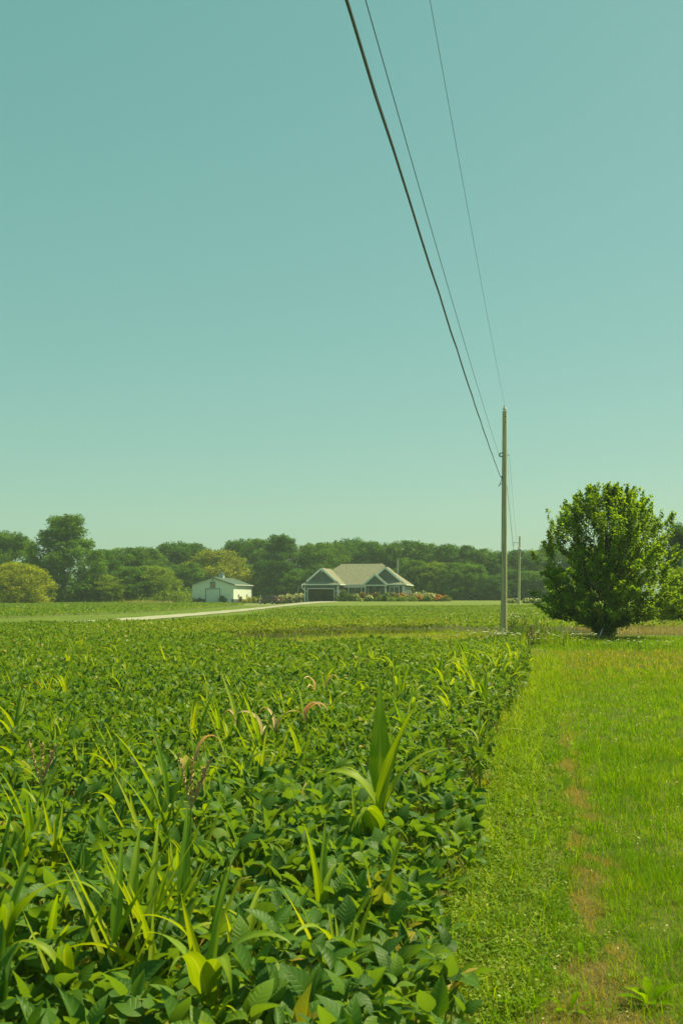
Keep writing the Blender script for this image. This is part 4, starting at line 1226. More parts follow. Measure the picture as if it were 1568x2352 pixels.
def wire(name, a, b, sag, rad, label, mat, wig=0, group='overhead wires'):
    n = 70
    pts = []
    for i in range(n + 1):
        t = i / n
        p = a.lerp(b, t) - Vector((0, 0, 4 * sag * t * (1 - t)))
        if wig and 0 < i < n:
            p += Vector((wig * math.sin(i * 1.9) * .7, 0, wig * math.sin(i * 2.7 + 1)))
        pts.append(p)
    m = MB(); m.tube(pts, rad, 6)
    return m, pts
D0 = Vector((-16.5, -103.5, 0))                 # run back to the previous pole, behind the road
def back_end(frm, xd, sag):
    """end of the span behind the viewer so that the sagging wire crosses the top of view at column xd"""
    d = ray(xd, 0); best = None
    for k in range(-300, 300):
        b = frm + Vector((-16.5 + k * .02, -103.5, 0))
        for i in range(0, 400):
            t = i / 400; p = frm.lerp(b, t) - Vector((0, 0, 4 * sag * t * (1 - t)))
            if p.y < 1: break
            if (p.z - CAM_H) / p.y >= d.z / d.y:
                e = abs(p.x / p.y - d.x / d.y)
                if best is None or e < best[0]: best = (e, b)
                break
    return best[1]
aC = P1 + tilt + Vector((0, 0, .24))
m, _ = wire('w', aC, back_end(aC, 985, .9), .9, .0042, '', M['wire'])
tag(m.build('power_line', M['wire'], None, True), 'thin topmost power line running to the insulator on the near pole', 'power line', 'overhead wires')
aB = ax2 + Vector((-.27, -.05, 0))
m, _ = wire('w', aB, back_end(aB, 833, .9), .9, .0055, '', M['wire'])
tag(m.build('power_line', M['wire'], None, True), 'thin middle power line running to the side bracket of the near pole', 'power line', 'overhead wires')
aA = ax3 + Vector((-.2, -.06, .06))
eA = back_end(aA, 785, 1.0)
m, pts = wire('w', aA, eA, 1.0, .0112, '', M['wire'], .008)
cab = m.build('communication_cable', M['wire'], None, True)
tag(cab, 'thick lowest cable running to the clamp on the near pole', 'cable', 'overhead wires')
m2, _ = wire('w', aA + Vector((0, 0, .03)), eA + Vector((0, 0, .04)), .985, .0045, '', M['wire'], .006)
m2.build('support_strand', M['wire'], cab, True)
for a, b, rad, lab in ((aC, P2 + t2 * (bz / t2.z) + Vector((-.9, 0, 0.2)), .005, 'top power line between the near and far utility poles'),
                       (ax2 + Vector((.23, 0, 0)), P2 + t2 * (tz / t2.z) + Vector((-.2, -.3, 0)), .006, 'middle power line between the near and far utility poles'),
                       (ax3 + Vector((.1, .1, 0)), P2 + t2 * ((tz - 5) / t2.z), .011, 'lowest cable between the near and far utility poles')):
    m, _ = wire('w', a, b, 1.3, rad, '', M['wire'])
    tag(m.build('power_line', M['wire'], None, True), lab, 'power line', 'overhead wires')

# ------------------------------------------------------------------ parked car
cp = gnd(616, 1386.5)
cx, cy = at(616, 1386, 221).x, 221
car = thing('parked_car', 'dark maroon family car parked on gravel between barn and house', 'car', (cx, cy, gf(cx, cy) + .05), R(180 - 28))
def loft(mb, secs):
    """secs: list of rings with equal counts"""
    n = len(secs[0]); vs = [p for s in secs for p in s]; fs = []
    for i in range(len(secs) - 1):
        for k in range(n): fs.append((i * n + k, i * n + (k + 1) % n, (i + 1) * n + (k + 1) % n, (i + 1) * n + k))
    fs.append(tuple(range(n))); fs.append(tuple((len(secs) - 1) * n + k for k in range(n)))
    mb.add(vs, fs)
def ring(x, hwid, z0, z1, rnd=.12):
    return [(x, -hwid + rnd * .4, z0), (x, -hwid, z0 + rnd), (x, -hwid, z1 - rnd), (x, -hwid + rnd, z1), (x, hwid - rnd, z1), (x, hwid, z1 - rnd), (x, hwid, z0 + rnd), (x, hwid - rnd * .4, z0)]
m = MB()
loft(m, [ring(2.25, .70, .42, .72), ring(2.15, .84, .30, .90), ring(1.6, .90, .26, 1.0), ring(1.0, .91, .26, 1.06), ring(0, .91, .26, 1.08), ring(-1.2, .91, .26, 1.10), ring(-2.0, .90, .28, 1.10), ring(-2.2, .86, .36, 1.06), ring(-2.26, .8, .45, .95)])
m.build('body', M['car'], car, True)
m = MB()
loft(m, [ring(.95, .80, 1.03, 1.10, .03), ring(.35, .72, 1.03, 1.56, .1), ring(-.3, .71, 1.03, 1.66, .1), ring(-1.3, .70, 1.03, 1.62, .1), ring(-1.85, .72, 1.03, 1.48, .1), ring(-2.1, .78, 1.03, 1.12, .03)])
cabin = m.build('cabin', M['car'], car, True)
for s in (-1, 1):
    m = MB(); m.slab([(.62, s * .80, 1.12), (.30, s * .745, 1.48), (-.42, s * .745, 1.53), (-.42, s * .80, 1.12)], (0, s * .018, 0)); m.build('side_window', M['car_glass'], cabin)
    m = MB(); m.slab([(-.5, s * .80, 1.12), (-.5, s * .745, 1.53), (-1.45, s * .735, 1.48), (-1.75, s * .80, 1.18)], (0, s * .018, 0)); m.build('side_window', M['car_glass'], cabin)
    m = MB(); m.box(-2.29, -2.15, s * .80 - .09, s * .80 + .07, .82, 1.30); m.build('tail_light', M['red_lens'], car)
    m = MB(); m.box(.55, .72, s * .98 - .09, s * .98 + .09, 1.06, 1.2); m.build('mirror', M['car'], car)
m = MB(); m.slab([(-2.13, -.62, 1.14), (-2.13, .62, 1.14), (-1.93, .58, 1.46), (-1.93, -.58, 1.46)], (-.02, 0, .01)); m.build('rear_window', M['car_glass'], cabin)
m = MB(); m.slab([(.93, -.66, 1.12), (.93, .66, 1.12), (.42, .62, 1.53), (.42, -.62, 1.53)], (.02, 0, .01)); m.build('windscreen', M['car_glass'], cabin)
m = MB(); m.box(-2.31, -2.2, -.80, .80, .36, .62); m.build('bumper', M['tyre'], car)
m = MB(); m.box(-2.33, -2.27, -.5, .5, .95, 1.02); m.build('chrome_strip', M['grey_metal'], car)
m = MB(); m.box(-2.30, -2.262, -.26, .26, .76, .9); m.build('number_plate', M['white'], car)
for xx in (1.35, -1.35):
    for s in (-1, 1):
        m = MB(); m.tube([(xx, s * .70, .34), (xx, s * .92, .34)], .34, 18); wh = m.build('wheel', M['tyre'], car)
        m = MB(); m.tube([(xx, s * .90, .34), (xx, s * .935, .34)], .24, 14); m.build('rim', M['grey_metal'], wh)

p0 = Vector((at(593.5, 1388.5, 217).x, 217, 0)); p0.z = gf(p0.x, p0.y)
t = thing('leaning_post', 'thin white post leaning to the right beside the parked car', 'post', p0)
m = MB(); m.tube([(0, 0, -.2), (.36, 0, 1.75)], .06, 8); m.build('shaft', M['white'], t)
m = MB(); m.tube([(.36, 0, 1.75), (.37, 0, 1.8)], .068, 8); m.build('cap', M['white'], t)

# ------------------------------------------------------------------ barrel, planters, shrubs and flower bed
bb = bw(-.35, -1.0)
t = thing('barrel', 'brown wooden barrel at the left corner of the barn', 'barrel', (bb.x, bb.y, gf(bb.x, bb.y)), 0)
m = MB(); m.lathe([(.26, 0), (.33, .2), (.36, .45), (.33, .7), (.27, .9)], n=16); m.build('staves', M['wood'], t, True)
m = MB()
for z, rr in ((.12, .315), (.32, .355), (.6, .355), (.8, .315)): m.lathe([(rr, z - .02), (rr, z + .02)], n=16)
m.build('hoops', M['dark_metal'], t)
SH = {}
def shrub(name, label, pos, rad, ht, mat, flower=None, nf=0, cat='shrub', group=None, leaf=.16, fsize=.2, seed=0):
    key = (round(rad / ht, 1), mat, leaf)
    cm, cs, rs = crown_mesh('foliage', M[mat], ht, rad, int(900 * max(1, (rad * ht)) ** .8), leaf, seed + 9, .0, 16, 'x', .24)
    t = thing(name, label, cat, (pos[0], pos[1], gf(pos[0], pos[1])), 0, group)
    part('foliage', cm, t)
    if flower:
        r = np.random.default_rng(seed + 50)
        L = Leaves()
        li = r.integers(0, len(cs), nf)
        d = r.normal(0, 1, (nf, 3)); d[:, 1] -= .5; d[:, 2] += .9; d /= np.linalg.norm(d, axis=1)[:, None]
        P = cs[li] + d * (rs[li] * 1.1)[:, None]; P[:, 2] = np.maximum(P[:, 2], .2)
        for k in range(4):
            L.add(DIAT[1], P + r.normal(0, fsize * .35, P.shape), basis(r.uniform(0, 6.28, nf), r.normal(.4, .6, nf), r.normal(0, .6, nf)), fsize * r.uniform(.7, 1.3, nf), r.random(nf))
        part('flowers', L.mesh('flowers', M[flower]), t)
    return t
# by the barn
shrub('flower_clump', 'dusty pink flower clump beside the barrel at the barn corner', bw(.55, -.9), .55, 1.0, 'shrub', 'petal_pink', 40, 'flowers', seed=1)
shrub('leafy_plant', 'leafy green plant against the barn wainscot left of the door', bw(2.0, -.7), .75, 1.1, 'shrub', None, 0, 'plant', seed=2)
shrub('ornamental_grass', 'tall green grass clump between the two barn doors', bw(7.2, -.8), .95, 1.65, 'shrub', None, 0, 'plant', seed=3)
shrub('tan_grass', 'tan feathery grass in front of the barn side window', bw(10.3, 2.6), .5, 1.5, 'drygrass', None, 0, 'plant', seed=4)
for k, (v, lab) in enumerate(((4.6, 'low yellow-green clump nearest the tan grass at the barn side'), (6.6, 'bushy yellow goldenrod below the second barn window'), (9.0, 'bushy yellow goldenrod at the back corner of the barn'), (11.5, 'loose yellow goldenrod between barn and leaning post'))):
    shrub('goldenrod', lab, bw(10.6 + .35 * k, v), .7 + .25 * (k > 0), .8 + .5 * (k > 0), 'weed', 'petal_yellow', 60 + 60 * (k > 0), 'plant', 'goldenrod along the barn side', seed=10 + k, fsize=.16)
# cream hydrangeas left of the garage
for k, xd in enumerate((646, 662, 677, 690)):
    shrub('hydrangea', ('cream flowering hydrangea nearest the parked car', 'second cream hydrangea from the parked car', 'third cream hydrangea from the parked car', 'cream hydrangea under the basketball hoop')[k],
          (at(xd, 1380, 222).x, 222), 1.45, 1.35 + .12 * (k % 2), 'shrub', 'petal_white', 190, 'shrub', 'cream hydrangeas left of the garage', seed=20 + k, fsize=.26)
# bed along the front of the house: (u, v, radius, height, foliage, flower, n, name, label)
BED = [
    (6.4, -1.2, .6, 1.0, 'shrub', 'petal_orange', 16, 'flower_clump', 'small orange-flowered clump at the garage door edge'),
    (7.6, -.9, .95, 2.1, 'shrub', 'rust', 70, 'tall_perennial', 'tall rusty green perennial next to the garage corner'),
    (8.0, -2.4, .8, 1.05, 'shrub_dark', None, 0, 'evergreen_shrub', 'small dark evergreen at the left front of the bed'),
    (9.3, -.8, .95, 1.8, 'shrub', 'rust', 80, 'tall_perennial', 'tall loose perennial second from the garage corner'),
    (10.2, -2.2, .8, 1.0, 'weed', 'petal_white', 40, 'flower_clump', 'low clump dotted with white flowers at the front of the bed'),
    (10.9, -.6, .9, 1.6, 'shrub', 'petal_orange', 80, 'flower_clump', 'orange and rust flowers under the porch window'),
    (12.2, -1.0, .9, 1.55, 'shrub_dark', 'rust', 110, 'tall_perennial', 'rust brown perennial in front of the left porch column'),
    (12.4, -2.6, .8, .9, 'shrub', 'petal_white', 40, 'flower_clump', 'second low white-dotted clump at the front of the bed'),
    (13.6, -.8, .95, 1.5, 'shrub_dark', 'petal_pink', 120, 'flower_clump', 'dusty pink seed-head clump left of the front door'),
    (14.4, -2.2, .7, 1.1, 'weed', None, 0, 'leafy_plant', 'bright green leafy clump in front of the entry'),
    (15.2, -2.4, .7, 1.15, 'shrub_dark', None, 0, 'evergreen_shrub', 'small dark evergreen in front of the front door'),
    (15.4, -.6, .75, 1.55, 'weed', None, 0, 'leafy_plant', 'upright yellow-green plant below the right porch column'),
    (16.7, -.6, 1.0, 1.45, 'shrub', 'petal_pink', 130, 'flower_clump', 'pinkish brown flower clump right of the entry'),
    (18.3, -.6, 1.0, 1.4, 'shrub', 'petal_orange', 90, 'flower_clump', 'orange flower clump below the large front window'),
    (19.8, -.4, 1.0, 1.4, 'shrub', 'petal_pink', 110, 'flower_clump', 'pink and tan flower clump left of the cream hydrangea'),
    (16.6, -2.6, .95, .8, 'weed', None, 0, 'leafy_plant', 'low yellow-green edging clump nearest the small evergreen'),
    (18.4, -2.8, 1.0, .8, 'weed', None, 0, 'leafy_plant', 'low yellow-green edging clump under the large window'),
    (20.2, -2.7, 1.0, .85, 'weed', None, 0, 'leafy_plant', 'low yellow-green edging clump before the orange lilies'),
    (21.0, 3.2, 1.5, 1.75, 'shrub', 'petal_white', 260, 'hydrangea', 'large cream hydrangea at the right corner of the house'),
    (22.9, 2.6, 1.5, 1.35, 'shrub', 'petal_white', 200, 'hydrangea', 'lower cream hydrangea at the far right of the bed'),
    (21.4, -.4, .9, 1.0, 'shrub', 'petal_orange', 200, 'daylily_clump', 'bright orange lilies in front of the cream hydrangeas'),
    (23.2, -.3, .95, 1.0, 'shrub', 'petal_yellow', 70, 'daylily_clump', 'yellow lilies between the two orange clumps'),
    (24.8, -.2, .9, 1.05, 'shrub', 'petal_orange', 200, 'daylily_clump', 'orange lilies near the right end of the bed'),
    (23.0, -2.2, 1.0, .9, 'shrub', None, 0, 'leafy_plant', 'green clump at the right front of the bed'),
    (26.2, -.6, 1.0, 1.0, 'shrub', 'petal_orange', 30, 'flower_clump', 'last green clump with few orange flowers at the right end'),
]
for k, (u, v, rad, ht, mat, fl, nf, nm, lab) in enumerate(BED):
    shrub(nm, lab, hw(u, v), rad * 1.1, ht, mat, fl, nf, 'flowers' if fl else 'plant', 'plants of the house flower bed', seed=40 + k, leaf=.17, fsize=.2 if fl != 'petal_white' else .26)
# ------------------------------------------------------------------ corn growing through the soybeans
def corn_leaf_mesh(name, L, wd, el, droop, twist, tint, seed, mat='corn', fold=.55):
    r = random.Random(seed)
    n = 14
    vs, us, ts = [], [], []
    x = z = 0.0; a = el
    for i in range(n + 1):
        t = i / n
        hwid = wd / 2 * (min(1, .5 + t * 2.2) * (1 - max(0, t - .22) ** 1.15 / .78 ** 1.15) + .008)
        rip = .10 * math.sin(t * 17 + seed)
        tw = twist * t
        for q in (-1, -.5, 0, .5, 1):
            lift = abs(q) * hwid * fold * (1 - .5 * t)
            yy = q * hwid; nn = lift + q * hwid * rip
            y2 = yy * math.cos(tw) - nn * math.sin(tw); n2 = yy * math.sin(tw) + nn * math.cos(tw)
            vs.append((x - n2 * math.sin(a), y2, z + n2 * math.cos(a))); us.append((q, t)); ts.append(min(1, max(0, tint + .12 * (1 - abs(q) * 1.5) * .4 + .10 * t)))
        st = L / n
        x += st * math.cos(a); z += st * math.sin(a)
        a -= droop / n * (0.35 + 1.3 * t)
    fs = [(i * 5 + k, i * 5 + k + 1, (i + 1) * 5 + k + 1, (i + 1) * 5 + k) for i in range(n) for k in range(4)]
    return np_mesh(name, np.array(vs), np.array(fs), M[mat], np.array(ts), np.array(us), True)
LEAFSETS = {}
def leafset(key, n, Lr, wr, elr, dr, tr, mat='corn', fold=.55):
    r = random.Random(hash(key) % 1000 if False else sum(map(ord, key)))
    LEAFSETS[key] = [corn_leaf_mesh('leaf', r.uniform(*Lr), r.uniform(*wr), R(r.uniform(*elr)), R(r.uniform(*dr)), r.uniform(-.8, .8), r.uniform(*tr), i + len(LEAFSETS) * 20, mat, fold) for i in range(n)]
leafset('up', 8, (.48, .74), (.050, .075), (64, 82), (5, 45), (.25, .7))
leafset('arch', 8, (.48, .72), (.062, .09), (60, 78), (70, 150), (.5, .9))
leafset('broad', 6, (.62, .80), (.085, .11), (70, 84), (10, 60), (.3, .6))
leafset('yellow', 6, (.45, .66), (.06, .095), (58, 78), (50, 140), (.55, .85))
leafset('wide', 6, (.56, .74), (.10, .135), (66, 82), (95, 165), (.45, .72), fold=.25)
leafset('vee', 6, (.50, .68), (.048, .066), (56, 74), (0, 16), (.5, .88), fold=.6)
leafset('lance', 3, (.78, .82), (.15, .165), (85, 88), (0, 8), (.48, .6), fold=.18)
leafset('dry', 5, (.42, .62), (.05, .085), (76, 88), (165, 205), (.0, 1.0), 'corn_dry', .9)
STALKS = []
for i in range(3):
    m = MB(); m.tube([(0, 0, -.05), (.01 * i, .01, .3), (.02 * i, -.01, .55), (.015 * i, 0, .8)], [.011, .010, .008, .004], 6)
    mm = m.mesh('stalk', M['stem'], True); STALKS.append(mm)
def tassel_mesh(seed):
    r = random.Random(seed); L = Leaves(); m = MB()
    for k in range(4):
        a = r.uniform(0, 6.28); e = R(78 if k else 90) - r.uniform(0, .2)
        ln = r.uniform(.16, .26)
        d = Vector((math.cos(a) * math.cos(e), math.sin(a) * math.cos(e), math.sin(e)))
        m.tube([d * 0, d * ln], [.003, .0015], 4)
        for q in range(22):
            p = d * ln * (.2 + .8 * q / 22); b = r.uniform(0, 6.28)
            o = Vector((math.cos(b), math.sin(b), .9)) * .012
            m.tube([p, p + o], [.005, .002], 4)
    return m.mesh('tassel', M['tan_dry'])
TASSEL = tassel_mesh(3)
ncorn = [0]
U = random.uniform
def corn(x, y, top, leaves, label, group=None, tassel=False, rz=None, simple=False, name='corn_plant', stalk_h=.56, ls=0.0):
    """top: height of the plant above the soil; leaves: [(set, azimuth, attach fraction)]"""
    z = gf(x, y); ncorn[0] += 1
    i = ncorn[0]
    t = thing(name, label, 'corn plant', (x, y, z), 0, group)
    s = part('stalk', STALKS[i % 3], t); s.scale = (1, 1, stalk_h * top / .8)
    for k, (st, az, fr) in enumerate(leaves):
        ms = LEAFSETS[st]
        lf = part('leaf', ms[(i * 3 + k * 5) % len(ms)], t)
        lf.location = (.006 * math.cos(az), .006 * math.sin(az), stalk_h * top * fr)
        lf.rotation_euler = (0, 0, az)
        sc = ls * U(.85, 1.12) if ls else min(1.15, max(.42, (top - stalk_h * top * fr) / .66)) * U(.85, 1.1); lf.scale = (sc, sc, sc)
    if tassel:
        s.scale = (1, 1, .86 * top / .8)
        ta = part('tassel', TASSEL, t); ta.location = (0, 0, .84 * top); ta.scale = (1.5,) * 3
    return t
U = random.uniform
def std_leaves(kinds, n, h0=.5, h1=1.0, a0=None):
    a0 = U(0, 6.28) if a0 is None else a0
    return [(kinds[k % len(kinds)], a0 + k * 2.9 + U(-.5, .5), U(.8, 1.05) if kinds[k % len(kinds)] == 'dry' else h0 + (h1 - h0) * k / max(1, n - 1)) for k in range(n)]
def cpos(xd, yd, lift=.55):
    """ground position of a plant that emerges from the canopy at this place"""
    return gnd(xd, yd, lift)
SPEC = [   # (x, y where it leaves the canopy, visible top y, leaf kinds, count, tassel, label)
    (872, 1900, 1600, ['broad', 'broad', 'arch', 'arch', 'broad'], 6, 0, 'tallest broad-leaved corn plant standing alone right of centre in the foreground'),
    (385, 1930, 1625, ['up', 'up', 'up'], 5, 0, 'tall narrow corn plant standing straight up left of centre'),
    (437, 1960, 1800, ['up', 'arch'], 3, 1, 'corn plant with bronze tassels left of centre'),
    (262, 2190, 1900, ['up', 'arch', 'up'], 7, 0, 'foreground corn plant with crossing straight blades at lower left'),
    (345, 2140, 1900, ['up', 'up'], 5, 0, 'slim corn plant just right of the crossing blades at lower left'),
    (478, 2300, 2040, ['wide', 'wide', 'wide'], 6, 0, 'pale corn plant with broad arching leaves at the bottom left'),
    (12, 2180, 1970, ['wide', 'wide', 'up'], 6, 0, 'pale broad-leaved corn plant cut by the left edge at the bottom'),
    (150, 2230, 2020, ['yellow', 'up'], 5, 0, 'yellow-green corn plant between the left edge and the crossing blades'),
    (300, 2120, 1880, ['up', 'up', 'up'], 6, 0, 'V-shaped fan of straight corn blades left of the slim one'),
    (420, 2080, 1900, ['up', 'up', 'yellow'], 6, 0, 'fan of straight corn blades below the bronze tassels'),
    (215, 2060, 1960, ['yellow', 'up'], 5, 0, 'short yellowing corn plant above the crossing blades'),
    (110, 2140, 1990, ['up', 'yellow', 'up'], 5, 0, 'corn plant low at the left with one bent yellow blade'),
    (75, 1960, 1760, ['up', 'up', 'arch'], 6, 0, 'slender corn plant near the left edge at mid foreground'),
    (92, 1850, 1762, ['yellow', 'up'], 4, 1, 'small yellowing corn plant with a tassel near the left edge'),
    (145, 1720, 1590, ['up', 'up'], 5, 0, 'upright corn plant near the left edge in the middle field'),
    (35, 1700, 1560, ['up', 'arch'], 5, 0, 'upright corn plant closest to the left edge in the middle field'),
    (185, 1690, 1630, ['up', 'yellow'], 4, 0, 'short corn plant right of the upright one at the left'),
    (505, 1670, 1570, ['up', 'up'], 5, 0, 'upright corn plant in the middle field above the tassels'),
    (480, 1800, 1690, ['up', 'yellow', 'arch'], 6, 0, 'corn plant with a yellow-green leaf beside the dry leaf'),
    (558, 1790, 1650, ['up', 'arch', 'yellow'], 6, 0, 'arching corn plant in the middle foreground left of centre'),
    (600, 1730, 1600, ['up', 'dry', 'up'], 5, 0, 'corn plant with a curled tan leaf in the middle field'),
    (632, 1690, 1605, ['dry', 'up', 'vee', 'dry'], 4, 0, 'withered corn plant with drooping tan leaves in the middle field'),
    (543, 1680, 1630, ['dry', 'up', 'vee'], 3, 0, 'corn plant with a pale folded dry leaf in the middle field'),
    (452, 1760, 1725, ['dry', 'up', 'up'], 3, 0, 'low withered corn plant left of the centre'),
    (700, 1660, 1600, ['dry', 'up'], 3, 0, 'corn plant topped by a small tan dry leaf near the centre'),
    (722, 1600, 1560, ['dry', 'up', 'dry'], 3, 0, 'reddish withered corn plant near the centre of the field'),
    (748, 1590, 1555, ['dry', 'vee', 'yellow'], 3, 0, 'second reddish withered corn plant right beside the first'),
    (698, 1740, 1640, ['up', 'up', 'broad'], 5, 0, 'straight dark corn plant left of the tallest one'),
    (790, 1740, 1680, ['arch', 'yellow', 'arch'], 5, 0, 'low arching corn plant behind the tallest one'),
    (905, 1830, 1740, ['yellow', 'arch'], 5, 0, 'pale corn plant touching the right side of the tallest one'),
    (820, 1900, 1790, ['yellow', 'up', 'arch'], 6, 0, 'yellow-green corn plant touching the left side of the tallest one'),
    (928, 1690, 1590, ['up', 'arch', 'yellow'], 6, 0, 'corn plant in the gap between the tallest one and the edge clump'),
    (1100, 1690, 1590, ['yellow', 'arch', 'up'], 6, 0, 'bright corn plant with bowed leaves nearest the grass verge'),
    (740, 2060, 1880, ['up', 'up', 'arch'], 4, 0, 'thin grassy stalk leaning across the soybeans below centre'),
    (575, 1960, 1850, ['yellow', 'broad'], 3, 0, 'small corn plant with one wide yellow leaf below centre'),
    (1000, 1780, 1700, ['yellow', 'arch'], 4, 0, 'short yellowish corn plant beside the field edge'),
]
for (xd, yd, td, kinds, n, ta, lab) in SPEC:
    p = cpos(xd, yd)
    top = at(xd, td, p.y).z - gf(p.x, p.y)
    lv = std_leaves(kinds, n)
    ls = 0.0
    if xd in (262, 300, 345, 420):
        lv = [('vee', k * math.pi + U(-.5, .5), f) for k, f in ((0, 1.0), (1, .9), (0, .75), (1, .65), (2, .55))] + [('up', 1.6, 1.0)]; ls = .82
    if xd in (478, 12):
        lv = [('wide', -1.25, 1.05), ('wide', -1.8, 1.0), ('wide', -.2, 1.1), ('wide', 2.7, .95), ('yellow', -1.0, .8), ('up', 1.2, 1.1)]; ls = .82
    if xd == 150:
        lv = [('vee', .3, 1.0), ('yellow', 3.0, .9), ('vee', 2.8, .7), ('wide', -1.4, .9)]; ls = .8
    if xd == 872:
        lv = [('lance', 1.6, 1.0), ('wide', 2.9, .8), ('broad', -.9, .85), ('wide', 4.4, .6), ('arch', .2, .75), ('wide', -1.9, .45)]
    if 'dry' in kinds:
        corn(p.x, p.y, max(1.0, top), lv, lab, 'volunteer corn in the soybeans', bool(ta), ls=.95, stalk_h=.66)
        continue
    corn(p.x, p.y, max(.62, top), lv, lab, 'volunteer corn in the soybeans', bool(ta), ls=ls)
# bright clump along the right edge of the field
for k in range(88):
    y = U(14.5, 33.5); x = float(xedge(y)) - abs(random.gauss(0, .085)) * y * .62 - .05
    xd = (x / y * F_PX + 341) / K
    lab = 'bright yellow-green corn plant in the dense clump along the right field edge'
    corn(x, y, U(.80, 1.15) if y < 28 else U(.7, .92), std_leaves(random.choice((['yellow', 'up', 'arch'], ['yellow', 'yellow', 'arch'], ['up', 'yellow'])), random.choice((4, 5, 6))), lab, 'corn clump at the right field edge')
for k in range(46):
    y = 4.6 + 11 * random.random() ** 1.15; x = U(-.30 * y, -.06 * y if k % 4 else .05 * y)
    corn(x, y, U(.74, 1.02), std_leaves(random.choice((['vee', 'vee', 'arch'], ['vee', 'yellow'], ['yellow', 'vee', 'up'], ['up', 'vee', 'vee'])), random.choice((4, 5, 6))), 'slim corn plant rising among the soybeans in the left foreground', 'slim corn in the left foreground')
for k in range(95):
    y = U(9, 36); x = U(-.30 * y, float(xedge(min(y, 40))) - .12 * y)
    corn(x, y, U(.76, 1.05), std_leaves(random.choice((['vee', 'arch'], ['vee', 'yellow'], ['yellow', 'vee'])), random.choice((3, 4, 5))), 'small corn plant scattered among soybeans in the middle distance', 'scattered corn in the middle distance')

# ------------------------------------------------------------------ weeds, wildflowers and dry grass around the near pole
wd = Leaves()
def tufts(L, x, y, h, wdt, a, lean=.45, tm=BLADE_LO): blades(L, tm, x, y, h, wdt, np.clip(a + rng.normal(0, .12, len(x)), 0, 1), lean)
# weedy strip across the end of the near field
n = 34000
y = rng.uniform(36, 58.5, n); x = rng.uniform(-11, 14, n)
k = ~in_near(x, y) & (~inpoly(x, y, FIELD) | (y > 56)) & (x < .11 * y + 1.5)
tufts(wd, x[k], y[k], .26 * (1 + .4 * wob(x[k], y[k], 3, 71)), .013, .66 + .24 * wob(x[k], y[k], 2.5, 72))
# thin grassy growth through the paler band of the bean field
n = 5000
y = rng.uniform(40, 60, n); x = rng.uniform(-22, 6, n)
k = in_field(x, y) & (rng.random(n) < np.interp(x, [-22, -8, 0], [.1, .7, 1]))
tufts(wd, x[k], y[k], .66, .02, .66 + .06 * wob(x[k], y[k], 4, 73), .6)
# fresh green weeds round the pole foot
n = 3600
x = P1.x + rng.normal(.6, 1.1, n); y = rng.normal(47.5, 2.3, n)
tufts(wd, x, y, .62 * np.exp(-((x - P1.x - .6) / 1.5) ** 2) + .15, .013, .55 + .12 * wob(x, y, 1.2, 74), .3)
# rusty weeds between pole and tree
n = 1800
x = rng.normal(P1.x + 2.3, .9, n); y = rng.normal(48.5, 1.0, n)
tufts(wd, x, y, .32, .014, np.full(n, .92), .5)
n = 1500
x = rng.normal(P1.x - 1.6, .7, n); y = rng.normal(47.5, 1.4, n)
tufts(wd, x, y, .3, .014, np.full(n, .86), .5)
# greener fringe in front of the tree
n = 9000
x = rng.uniform(7.0, 18, n); y = rng.uniform(40, 50.5, n)
tufts(wd, x, y, .22, .011, .36 + .1 * wob(x, y, 2, 75), .45)
# mown grass on the strips beside the driveway and on the lawn
n = 46000
y = 54 + 110 * rng.random(n) ** .8; x = rng.uniform(-.33, .12, n) * y
k = ~in_field(x, y) & ~inpoly(x, y, LEFT_FIELD) & ~((x > np.interp(y, [p[1] for p in DL], [p[0] for p in DL])) & (x < np.interp(y, [p[1] for p in DR], [p[0] for p in DR])))
x, y = x[k], y[k]
blades(wd, BLADE_LO, x, y, .10, .022 + .0002 * y, np.clip(.34 + .20 * wob(x, y, 9, 78) + rng.normal(0, .14, len(x)), 0, .85), .7)
# rows of weeds at the far field margins
n = 9000
xs = rng.uniform(-40, 700, n) * K; y = rng.uniform(222, 232, n)
x = (xs - 341) / F_PX * y; k = x < -36
tufts(wd, x[k], y[k], 1.1, .12, .62 + .15 * wob(x[k], y[k], 9, 76), .5)
o = part('weeds', wd.mesh('weeds', M['grass'])); o['kind'] = 'stuff'; o['label'] = 'rough weeds and tall grass at the field ends and round the pole foot'
dg = Leaves()
n = 15000
x = rng.uniform(12.5, 26, n); y = rng.uniform(54, 63, n)
tufts(dg, x, y, .55, .016, .5 + .3 * wob(x, y, 2.5, 77), .35)
n = 3000
xs = rng.uniform(300, 400, n); y = rng.uniform(205, 216, n); x = (xs * K - 341) / F_PX * y
tufts(dg, x, y, .8, .10, .6 + 0 * x, .5)
o = part('dry_grass', dg.mesh('dry_grass', M['drygrass'])); o['kind'] = 'stuff'; o['label'] = 'tan dry grass behind the lone tree at the right edge'

